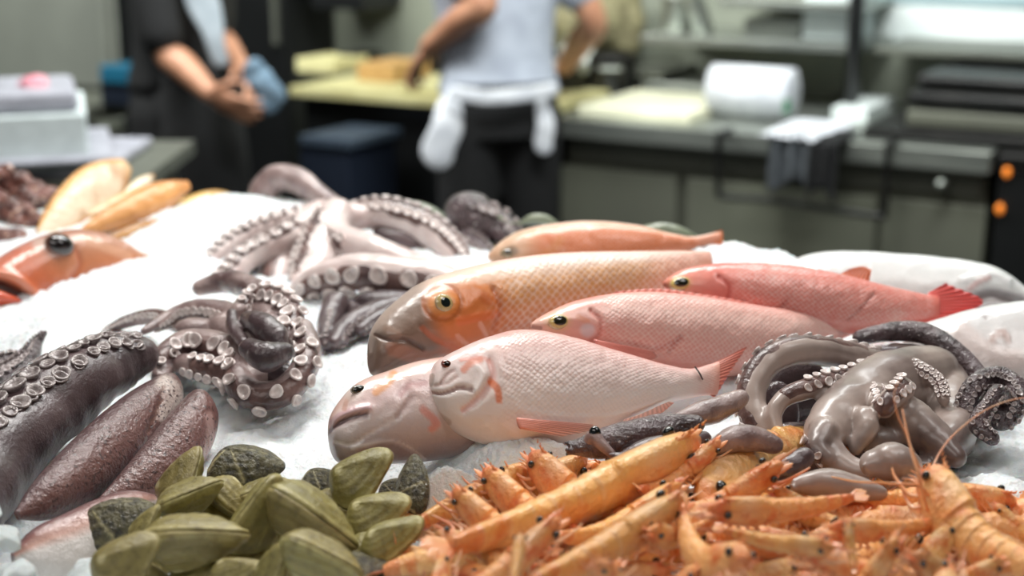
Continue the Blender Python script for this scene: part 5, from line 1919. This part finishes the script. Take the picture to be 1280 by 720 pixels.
def clam(px, py, wpx, ang, tilt, z, kind, label, spin=0.0, group='olive clams in the front pile'):
    """ang: long axis on the picture; tilt: how far the seam plane faces the camera (0 = seam seen edge on)"""
    c = atz(px, py, z)
    s = pxr(c) * wpx * 1.1
    a = math.radians(ang)
    ex = (RIGHT * math.cos(a) + UP * math.sin(a))
    ey0 = (UP * math.cos(a) - RIGHT * math.sin(a))
    t = math.radians(tilt)
    ez = (ey0 * math.cos(t) - FWD * math.sin(t)).normalized()
    sp = math.radians(spin)
    ex = (ex * math.cos(sp) + ez.cross(ex) * math.sin(sp)).normalized()
    ey = ez.cross(ex).normalized()
    M3 = Matrix((ex, ey, ez)).transposed()
    o = copy_tree(CL[kind])
    place(o, M3, c, s)
    return tag(o, label, 'clam', group)


for a in [
    (306, 585, 88, 0, 40, 1.100, 3, 'dark clam with a pale V mark at the back of the clam pile', 10),
    (228, 603, 84, 60, 30, 1.100, 1, 'speckled pale olive clam standing up beside the brown squid', 20),
    (236, 622, 84, 25, -12, 1.105, 1, 'olive clam with its seam raised, leaning on the speckled one', 0),
    (145, 655, 96, 28, 35, 1.088, 3, 'long dark brown clam on the small white bellied squid', 0),
    (155, 704, 90, 18, 62, 1.110, 1, 'bright round olive clam at the bottom left of the pile', 30),
    (240, 674, 122, 4, -24, 1.110, 0, 'widest olive clam seen along its seam, lower left of the pile', 0),
    (182, 660, 56, 60, 20, 1.098, 0, 'narrow clam standing on edge behind the bright round one', 0),
    (386, 645, 122, -33, -20, 1.115, 0, 'big olive clam slanting down to the right in the middle of the pile', 0),
    (322, 646, 104, 62, -26, 1.104, 1, 'upright olive clam wedged left of the big slanting clam', 0),
    (400, 697, 104, -24, -28, 1.118, 2, 'slanting olive clam at the bottom edge below the big slanting one', 0),
    (450, 596, 86, 30, 48, 1.112, 1, 'plump pale olive clam topmost near the fish mouth', 20),
    (518, 607, 70, 75, 42, 1.100, 3, 'dark striped clam at the right end near the prawn heads', 30),
    (470, 645, 84, 30, 42, 1.098, 1, 'mottled clam with white scratches under the plump one', 0),
    (488, 676, 86, 24, 48, 1.100, 2, 'pale streaked clam next to the prawn legs', 15),
    (402, 602, 52, 8, 30, 1.092, 3, 'small dark clam behind the plump pale olive one', 0),
    (288, 625, 74, -40, 10, 1.095, 0, 'olive clam edge just below the V marked clam', 0),
    (330, 616, 70, 20, -20, 1.098, 2, 'thin edged olive clam behind the big slanting clam', 0),
    (344, 708, 66, 68, 24, 1.108, 1, 'pale clam standing upright at the bottom edge', 0),
    (292, 716, 64, 20, 30, 1.098, 2, 'half hidden clam at the bottom edge right of the widest clam', 0),
    (452, 716, 80, 10, 30, 1.085, 3, 'dark clam at the bottom edge left of the prawns', 0),
    (492, 612, 42, 30, 30, 1.090, 3, 'small dark clam between the plump one and the striped one', 0),
    (420, 632, 60, -10, 20, 1.092, 0, 'small olive clam peeping out right of the big slanting clam', 0),
]:
    clam(*a[:8], spin=a[8])
for k, (x, y, w_) in enumerate(((270, 650, 90), (350, 680, 95), (430, 665, 90), (215, 690, 90), (300, 690, 90), (390, 720, 90), (470, 700, 90), (250, 730, 95), (180, 730, 90), (340, 740, 90), (440, 745, 90))):
    clam(x, y, w_, (k * 47) % 90 - 30, 30, 1.078, k % 3, 'olive clam buried deep in the pile, %s from the left among those underneath' % 'fifth seventh tenth third sixth eighth eleventh second first fourth ninth'.split()[k])
for o in CL:
    kill_tree(o)


# ============================================================ prawns
def make_prawn(curv=0.6, seed=1, head_curv=0.0, chunk=1.0):
    """body of length about 1 from tail (start) to head along +x; back up +z"""
    n, m = 130, 26
    s = np.linspace(0, 1, n)
    ang = curv * (0.5 - np.clip(s, 0, 0.72) / 0.72) * 2.0 + head_curv * np.clip((s - 0.6) / 0.4, 0, 1)
    ang = -(ang)
    dx = np.cos(ang) / (n - 1)
    dz = -np.sin(ang) / (n - 1) * -1
    x = np.concatenate([[0], np.cumsum(dx[:-1])])
    z = np.concatenate([[0], np.cumsum(dz[:-1])])
    # align the chord with x
    th = math.atan2(z[-1], x[-1])
    ca, sa = math.cos(-th), math.sin(-th)
    x, z = x * ca - z * sa, x * sa + z * ca
    ang2 = np.arctan2(np.gradient(z), np.gradient(x))
    rad = np.interp(s, [0, .05, .16, .35, .55, .64, .72, .85, .93, .97, 1.0], [.016, .026, .036, .048, .056, .062, .064, .058, .046, .032, .012]) * chunk
    seg_edges = [0.09, 0.19, 0.28, 0.37, 0.46, 0.55, 0.63]
    stepv = np.zeros(n)
    ringv = np.zeros(n)
    for a, b in zip([0.0] + seg_edges[:-1], seg_edges):
        k = (s >= a) & (s < b)
        t = (s[k] - a) / (b - a)
        stepv[k] = 0.09 * (1 - t) ** 1.3      # flares at its rear edge
        ringv[k] = np.exp(-(t / 0.12) ** 2)
    k = s >= 0.63
    stepv[k] = 0.12 * np.exp(-((s[k] - 0.63) / 0.03))
    ringv[k] = np.exp(-((s[k] - 0.63) / 0.012) ** 2)
    V, cols, Fc = [], [], []
    rd = random.Random(seed)
    for i in range(n):
        c = Vector((x[i], 0, z[i]))
        t = Vector((math.cos(ang2[i]), 0, math.sin(ang2[i])))
        u = Vector((-t.z, 0, t.x))
        r = rad[i] * (1 + stepv[i])
        for j in range(m):
            a = 2 * math.pi * j / m
            cy, cz = math.sin(a), math.cos(a)
            ww = 0.82
            keel = 1.0 + (0.12 * max(0, cz) ** 6 if s[i] > .64 or s[i] < 0.3 else 0)
            low = 1.0 if cz > -0.2 else (1 + 0.10 * (s[i] > .64))
            p = c + Vector((0, 1, 0)) * (cy * r * ww) + u * (cz * r * 1.08 * keel * low)
            V.append(p)
            base = srgb((248, 190, 118))
            top_ = srgb((244, 168, 88))
            belly = srgb((250, 204, 150))
            k_ = (cz + 1) / 2
            col = belly * (1 - k_) + top_ * k_
            col = col * 0.6 + base * 0.4
            if s[i] < .63:
                col = col * (1 - 0.45 * ringv[i]) + srgb((250, 206, 160)) * 0.45 * ringv[i]
                pale = math.exp(-((cz - 0.3) / 0.35) ** 2) * 0.45
                col = col * (1 - pale) + srgb((246, 188, 128)) * pale
            else:
                pk = 0.32 * math.exp(-((s[i] - 0.78) / 0.07) ** 2) * max(0, cz * .5 + .5)
                col = col * (1 - pk) + srgb((252, 226, 192)) * pk
                gr = math.exp(-((abs(cy) - 0.75 - 0.5 * (s[i] - .8)) / 0.12) ** 2) * 0.3
                col = col * (1 - gr) + srgb((196, 96, 46)) * gr
            if s[i] < 0.1:
                col = col * 0.5 + srgb((216, 84, 50)) * 0.5
            if s[i] > 0.9:
                col = col * 0.6 + srgb((216, 110, 60)) * 0.4
            cols.append(col)
    for i in range(n - 1):
        for j in range(m):
            a, b = i * m + j, i * m + (j + 1) % m
            Fc.append((a, a + m, b + m, b))
    Fc.append(tuple(range(m)))
    Fc.append(tuple((n - 1) * m + j for j in range(m - 1, -1, -1)))

    def at(sv, cy, cz, out=1.0):
        i = min(n - 1, max(0, int(sv * (n - 1))))
        t = Vector((math.cos(ang2[i]), 0, math.sin(ang2[i])))
        u = Vector((-t.z, 0, t.x))
        return Vector((x[i], 0, z[i])) + Vector((0, 1, 0)) * (cy * rad[i] * out) + u * (cz * rad[i] * out), t, u
    # rostrum: a saw-toothed spike over the eyes
    p0, t, u = at(0.84, 0, 0.9)
    pe = at(0.99, 0, 0)[0]
    d = (t * 1.0 + u * 0.10).normalized()
    rv, rf = tube_geo([p0 - d * 0.03, p0 + d * 0.04, p0 + d * 0.09, p0 + d * 0.13], [.016, .014, .009, .003], 8, (0, 1, 0))
    b0 = len(V)
    V += [Vector(v) for v in rv]
    Fc += [tuple(b0 + q for q in f) for f in rf]
    cols += [srgb((240, 156, 96))] * len(rv)
    for q in range(6):
        pp = p0 + d * (0.0 + 0.03 * q) + u * 0.008
        tv, tf = tube_geo([pp - u * .003, pp + u * 0.012 + d * 0.012], [.005, .001], 6, (0, 1, 0))
        b0 = len(V)
        V += [Vector(v) for v in tv]
        Fc += [tuple(b0 + q2 for q2 in f) for f in tf]
        cols += [srgb((240, 156, 96))] * len(tv)
    root = mesh_obj('prawn', V, Fc, M['prawn'], None, cols, world=False)
    for sd_ in (1, -1):
        p, t, u = at(0.915, 0.95 * sd_, 0.45)
        ev, ef = ell_geo(p - u * .004, ((.023, 0, 0), (0, .018, 0), (0, 0, .023)), [], [])
        mesh_obj('eye', ev, ef, M['black_eye'], root, world=False)
        # antenna scale
        p, t, u = at(0.95, 0.55 * sd_, 0.0)
        d = (t - u * 0.15 + Vector((0, 0.05 * sd_, 0))).normalized()
        av, af = tube_geo([p - d * .02, p + d * .03, p + d * 0.07, p + d * 0.10], [.014, .021, .017, .006], 10, u, flat=0.3)
        mesh_obj('antenna_scale', av, af, M['prawn_red'], root, world=False)
        # antenna
        p, t, u = at(0.96, 0.4 * sd_, -0.25)
        q = [p]
        dd = (t + Vector((0, .5 * sd_, 0)) + u * rd.uniform(0, .5)).normalized()
        for w_ in range(9):
            q.append(q[-1] + dd * 0.085)
            dd = (dd + Vector((-0.20, rd.uniform(-.06, .12) * sd_, rd.uniform(-.12, 0.10)))).normalized()
        av, af = tube_geo(catmull([tuple(v) for v in q], 34), np.linspace(.007, .0018, 34), 6)
        mesh_obj('antenna', av, af, M['prawn_leg'], root, world=False)
        # walking legs
        for k in range(5):
            p, t, u = at(0.67 + 0.05 * k, 0.5 * sd_, -0.75)
            kx = 0.03 * (k - 2)
            q1 = p - u * 0.035 + Vector((0, .02 * sd_, 0)) + t * kx
            q2 = q1 - u * 0.015 + t * (0.06 + kx) + Vector((0, rd.uniform(-.01, .02) * sd_, 0))
            q3 = q2 + t * 0.05 - u * rd.uniform(-.01, .01)
            av, af = tube_geo(catmull([tuple(p + u * .01), tuple(q1), tuple(q2), tuple(q3)], 14), np.linspace(.013, .005, 14), 7)
            mesh_obj('leg', av, af, M['prawn_leg'], root, world=False)
    # short feelers and mouth parts (one brush at the head's underside)
    fv, ff = [], []
    for q in range(8):
        p, t, u = at(0.93, rd.uniform(-.6, .6), -0.5)
        d = (t + u * rd.uniform(-.5, .2) + Vector((0, rd.uniform(-.3, .3), 0))).normalized()
        tube_geo([p, p + d * .07, p + d * 0.11 - u * .02], [.007, .005, .002], 6, V=fv, Fc=ff)
    mesh_obj('mouthparts', fv, ff, M['prawn_leg'], root, world=False)
    # swimmerets
    for k in range(5):
        fv, ff = [], []
        for sd_ in (1, -1):
            p, t, u = at(0.22 + 0.085 * k, 0.4 * sd_, -0.8)
            tube_geo([p + u * .01, p - u * 0.015 + t * .012, p - u * 0.032 - t * 0.012], [.014, .015, .005], 8, t, flat=0.4, V=fv, Fc=ff)
        mesh_obj('swimmeret', fv, ff, M['prawn_leg'], root, world=False)
    # tail fan
    p, t, u = at(0.0, 0, 0)
    for k, (sp, L) in enumerate(((0, .10), (.16, .11), (-.16, .11), (.34, .10), (-.34, .10))):
        d = (-t + Vector((0, sp, 0))).normalized()
        q0 = p + t * .02
        av, af = tube_geo([q0, q0 + d * L * .4, q0 + d * L * .8, q0 + d * L], [.010, .024 if k else .014, .026 if k else .008, .010 if k else .003], 12, u, flat=0.22)
        mesh_obj('telson' if k == 0 else 'tail_blade', av, af, M['prawn_red'], root, world=False)
    return root


PR = [make_prawn(0.22, 1, 0, 1.32), make_prawn(0.6, 2, 0, 1.4), make_prawn(1.1, 3, 0, 1.4), make_prawn(-0.12, 4, 0.2, 1.35), make_prawn(0.35, 5, -0.2, 1.75), make_prawn(1.6, 6, 0, 1.4)]


def prawn(head, tail, kind, label, roll=0, group=None, girth=1.0, feelers=False):
    """head, tail = (px, py, z); roll turns the back away from straight up"""
    a, b = atz(*tail), atz(*head)
    ex = (b - a)
    L = ex.length
    ex.normalize()
    up = Vector((0, 0, 1))
    ey = up.cross(ex).normalized()
    ez = ex.cross(ey).normalized()
    r = math.radians(roll * 0.42)
    ez, ey = ez * math.cos(r) + ey * math.sin(r), ey * math.cos(r) - ez * math.sin(r)
    ey = ez.cross(ex)
    M3 = Matrix((ex, ey, ez)).transposed()
    o = copy_tree(PR[kind])
    if not feelers:
        for ch in list(o.children):
            if ch.name.split('.')[0] == 'antenna':
                bpy.data.objects.remove(ch)
    girth = 0.98 + (girth - 1.2) * 0.4
    sc = L / 0.97
    o.rotation_mode = 'QUATERNION'
    o.rotation_quaternion = M3.to_quaternion()
    o.location = a
    o.scale = (sc, sc * girth, sc * girth)
    return tag(o, label, 'prawn', group or 'orange prawns heaped along the front')


# (head px,py,z) (tail px,py,z) kind label roll girth
for a in [
    ((868, 552, 1.135), (562, 682, 1.125), 0, 'longest prawn, straight, slanting up right from the pink belly', -70, 1.15),
    ((706, 644, 1.140), (552, 745, 1.125), 1, 'prawn slanting up right at the bottom left of the prawn heap', -60, 1.3),
    ((850, 626, 1.140), (650, 735, 1.130), 0, 'thick prawn slanting up to a dark eyed head in the middle of the heap', -70, 1.35),
    ((858, 602, 1.130), (700, 668, 1.120), 1, 'prawn lying just behind the thick slanting one', -60, 1.1),
    ((566, 612, 1.128), (690, 690, 1.110), 4, 'stubby prawn head with hairy legs beside the dark striped clam', 40, 1.45),
    ((604, 586, 1.124), (730, 668, 1.106), 4, 'blunt prawn head facing the ice left of the square one', 30, 1.45),
    ((662, 566, 1.128), (800, 650, 1.106), 4, 'broad blunt headed prawn facing left just below the white ice', 10, 1.75),
    ((905, 548, 1.140), (800, 610, 1.125), 1, 'prawn with yellow head slanting right above the heap', -50, 1.3),
    ((1016, 566, 1.142), (838, 622, 1.130), 2, 'bent prawn arched highest at the back of the heap', -80, 1.35),
    ((890, 636, 1.142), (1066, 622, 1.128), 0, 'pale yellow prawn lying level below the bent one', 70, 1.25),
    ((940, 700, 1.150), (852, 632, 1.140), 1, 'prawn with bright pink white shine pointing down right', 40, 1.6),
    ((1040, 684, 1.145), (905, 662, 1.135), 0, 'orange prawn lying level with a black eye at its right end', -75, 1.4),
    ((806, 665, 1.138), (905, 640, 1.128), 1, 'short prawn with dark eye left of the shiny pink one', 60, 1.4),
    ((1158, 584, 1.150), (1310, 712, 1.125), 4, 'large pale prawn with spiky head raised at right', -40, 1.9),
    ((1240, 628, 1.120), (1330, 680, 1.105), 1, 'prawn with a dark blunt tip beside the ice mound', 0, 1.5),
    ((1148, 655, 1.148), (1030, 730, 1.130), 2, 'prawn with raised red tip right of centre', -30, 1.4),
    ((1040, 660, 1.138), (1180, 650, 1.125), 0, 'pale prawn lying level behind the red tipped one', 60, 1.2),
    ((1130, 690, 1.140), (1300, 730, 1.125), 1, 'pinkish prawn at the bottom right below the spiky head', 30, 1.5),
    ((1210, 690, 1.135), (1090, 745, 1.125), 2, 'curved prawn at the bottom edge under the spiky one', 160, 1.3),
    ((560, 690, 1.125), (500, 760, 1.115), 1, 'prawn standing at the left end of the heap beside the clams', 80, 1.5),
    ((530, 650, 1.115), (600, 720, 1.110), 2, 'prawn with hairy legs turned to the clams', 180, 1.3),
    ((652, 672, 1.150), (640, 745, 1.140), 3, 'small pinkish prawn pointing up at the bottom edge', 10, 1.2),
    ((900, 700, 1.130), (760, 735, 1.125), 2, 'dull orange prawn at the bottom edge in the middle', 30, 1.4),
    ((1010, 720, 1.145), (900, 740, 1.135), 1, 'prawn at the very bottom right of the shiny pink one', -60, 1.5),
    ((780, 700, 1.135), (690, 760, 1.125), 1, 'round backed prawn at the bottom edge below the thick one', 0, 1.5),
    ((1060, 650, 1.155), (1068, 712, 1.135), 4, 'orange prawn pointing straight up beside the red tipped one', 20, 1.5),
    ((1260, 700, 1.125), (1150, 720, 1.125), 1, 'prawn lying level in the bottom right corner', -60, 1.6),
    ((1010, 690, 1.128), (1180, 722, 1.120), 0, 'straight prawn lying level under the red tipped one', -40, 1.5),
    ((1200, 655, 1.128), (1080, 700, 1.118), 1, 'prawn crossing under the spiky headed one', 60, 1.5),
    ((960, 610, 1.118), (1110, 660, 1.108), 1, 'prawn partly under the pale yellow one, by the grey squid', 60, 1.5),
    ((1230, 668, 1.122), (1350, 705, 1.110), 0, 'prawn below the blunt tipped one at the right edge', 40, 1.6),
    ((720, 690, 1.150), (850, 735, 1.140), 2, 'curled prawn with pale back at the bottom edge', 30, 1.5),
]:
    prawn(*a[:4], roll=a[4], girth=a[5], feelers='spiky head raised' in a[3])
ORD = 'first second third fourth fifth sixth seventh eighth ninth tenth eleventh twelfth thirteenth fourteenth fifteenth'.split()
cnt = {}
rp = random.Random(21)
for k in range(60):
    x = 550 + (k % 15) * 56 + rp.uniform(-20, 20)
    y = 600 + (k // 15) * 38 + rp.uniform(-12, 12)
    x += 8 * (k // 15)
    if y < 625 and (x > 1090 or x < 640):
        continue
    an = rp.uniform(-0.5, 0.9)
    d = rp.uniform(84, 112)
    zz = 1.098 + rp.uniform(-0.006, 0.008)
    sgn = 1 if rp.random() < .7 else -1
    row = ['back', 'second', 'third', 'front'][k // 15]
    cnt[row] = cnt.get(row, 0) + 1
    prawn((x + sgn * d * math.cos(an), y - sgn * 0.55 * d * math.sin(an), zz), (x - sgn * d * math.cos(an), y + sgn * .55 * d * math.sin(an), zz - .004),
          rp.choice([0, 1, 1, 2, 3]), 'orange prawn mostly buried in the %s row of the heap, %s from the left' % (row, ORD[cnt[row] - 1]), roll=rp.choice([-80, -60, 60, 80, 20]), girth=1.6)
for o in PR:
    kill_tree(o)
# long loose feelers over the grey octopus
for pts, lab in (([(1160, 640, 1.13), (1150, 600, 1.16), (1138, 560, 1.175), (1128, 512, 1.19)], 'long thin feeler standing up in front of the grey octopus'),
                 ([(1165, 630, 1.13), (1150, 608, 1.15), (1110, 604, 1.15), (1070, 602, 1.14), (1040, 596, 1.13)], 'long thin feeler lying level across the glossy grey squid')):
    V, Fc = tube_geo(catmull([tuple(atz(*p)) for p in pts], 40), np.linspace(.0011, .0005, 40), 6)
    tag(mesh_obj('prawn_feeler', V, Fc, M['prawn_red']), lab, 'feeler')

# ============================================================ clear ice lumps at lower left and ice heaps before the fish
def ice_lump(px, py, z, r, label, seed):
    c = atz(px, py, z)
    bm = __import__('bmesh').new()
    import bmesh
    bmesh.ops.create_icosphere(bm, subdivisions=2, radius=1)
    rq = random.Random(seed)
    for v in bm.verts:
        v.co *= 0.8 + 0.35 * mnoise.noise(v.co * 1.6 + Vector((seed, 0, 0))) + rq.uniform(-.05, .05)
        v.co.z *= 0.75
    me = bpy.data.meshes.new('ice_lump')
    bm.to_mesh(me)
    bm.free()
    me.materials.append(M['ice_clear'])
    o = bpy.data.objects.new('ice_lump', me)
    link(o)
    o.location = c
    s = pxr(c) * r
    o.scale = (s, s, s)
    b = o.modifiers.new('bevel', 'BEVEL')
    b.width = 0.06
    b.segments = 2
    return tag(o, label, 'ice lump', 'clear ice lumps at the lower left')


ice_lump(0, 676, 1.10, 30, 'clear ice lump at the left edge beside the white bellied squid', 1)
ice_lump(-22, 640, 1.100, 30, 'clear ice lump cut by the left edge under the thick tentacle', 2)
ice_lump(20, 722, 1.09, 34, 'clear ice lump in the bottom left corner', 3)
ice_lump(110, 722, 1.085, 34, 'clear ice lump at the bottom edge under the white bellied squid', 4)
ice_lump(225, 470, 1.10, 26, 'clear ice lump behind the squid tips under the knotted octopus', 5)
ice_lump(275, 500, 1.09, 30, 'clear ice lump between the shorter squid and the knotted octopus', 6)
ice_pile('heap of crushed ice against the belly of the nearest bream', 645, 588, 1.086, 0.110, 0.045, 0.028, 1)
ice_pile('low heap of crushed ice right below the fish chin', 560, 604, 1.085, 0.055, 0.02, 0.014, 2.2)
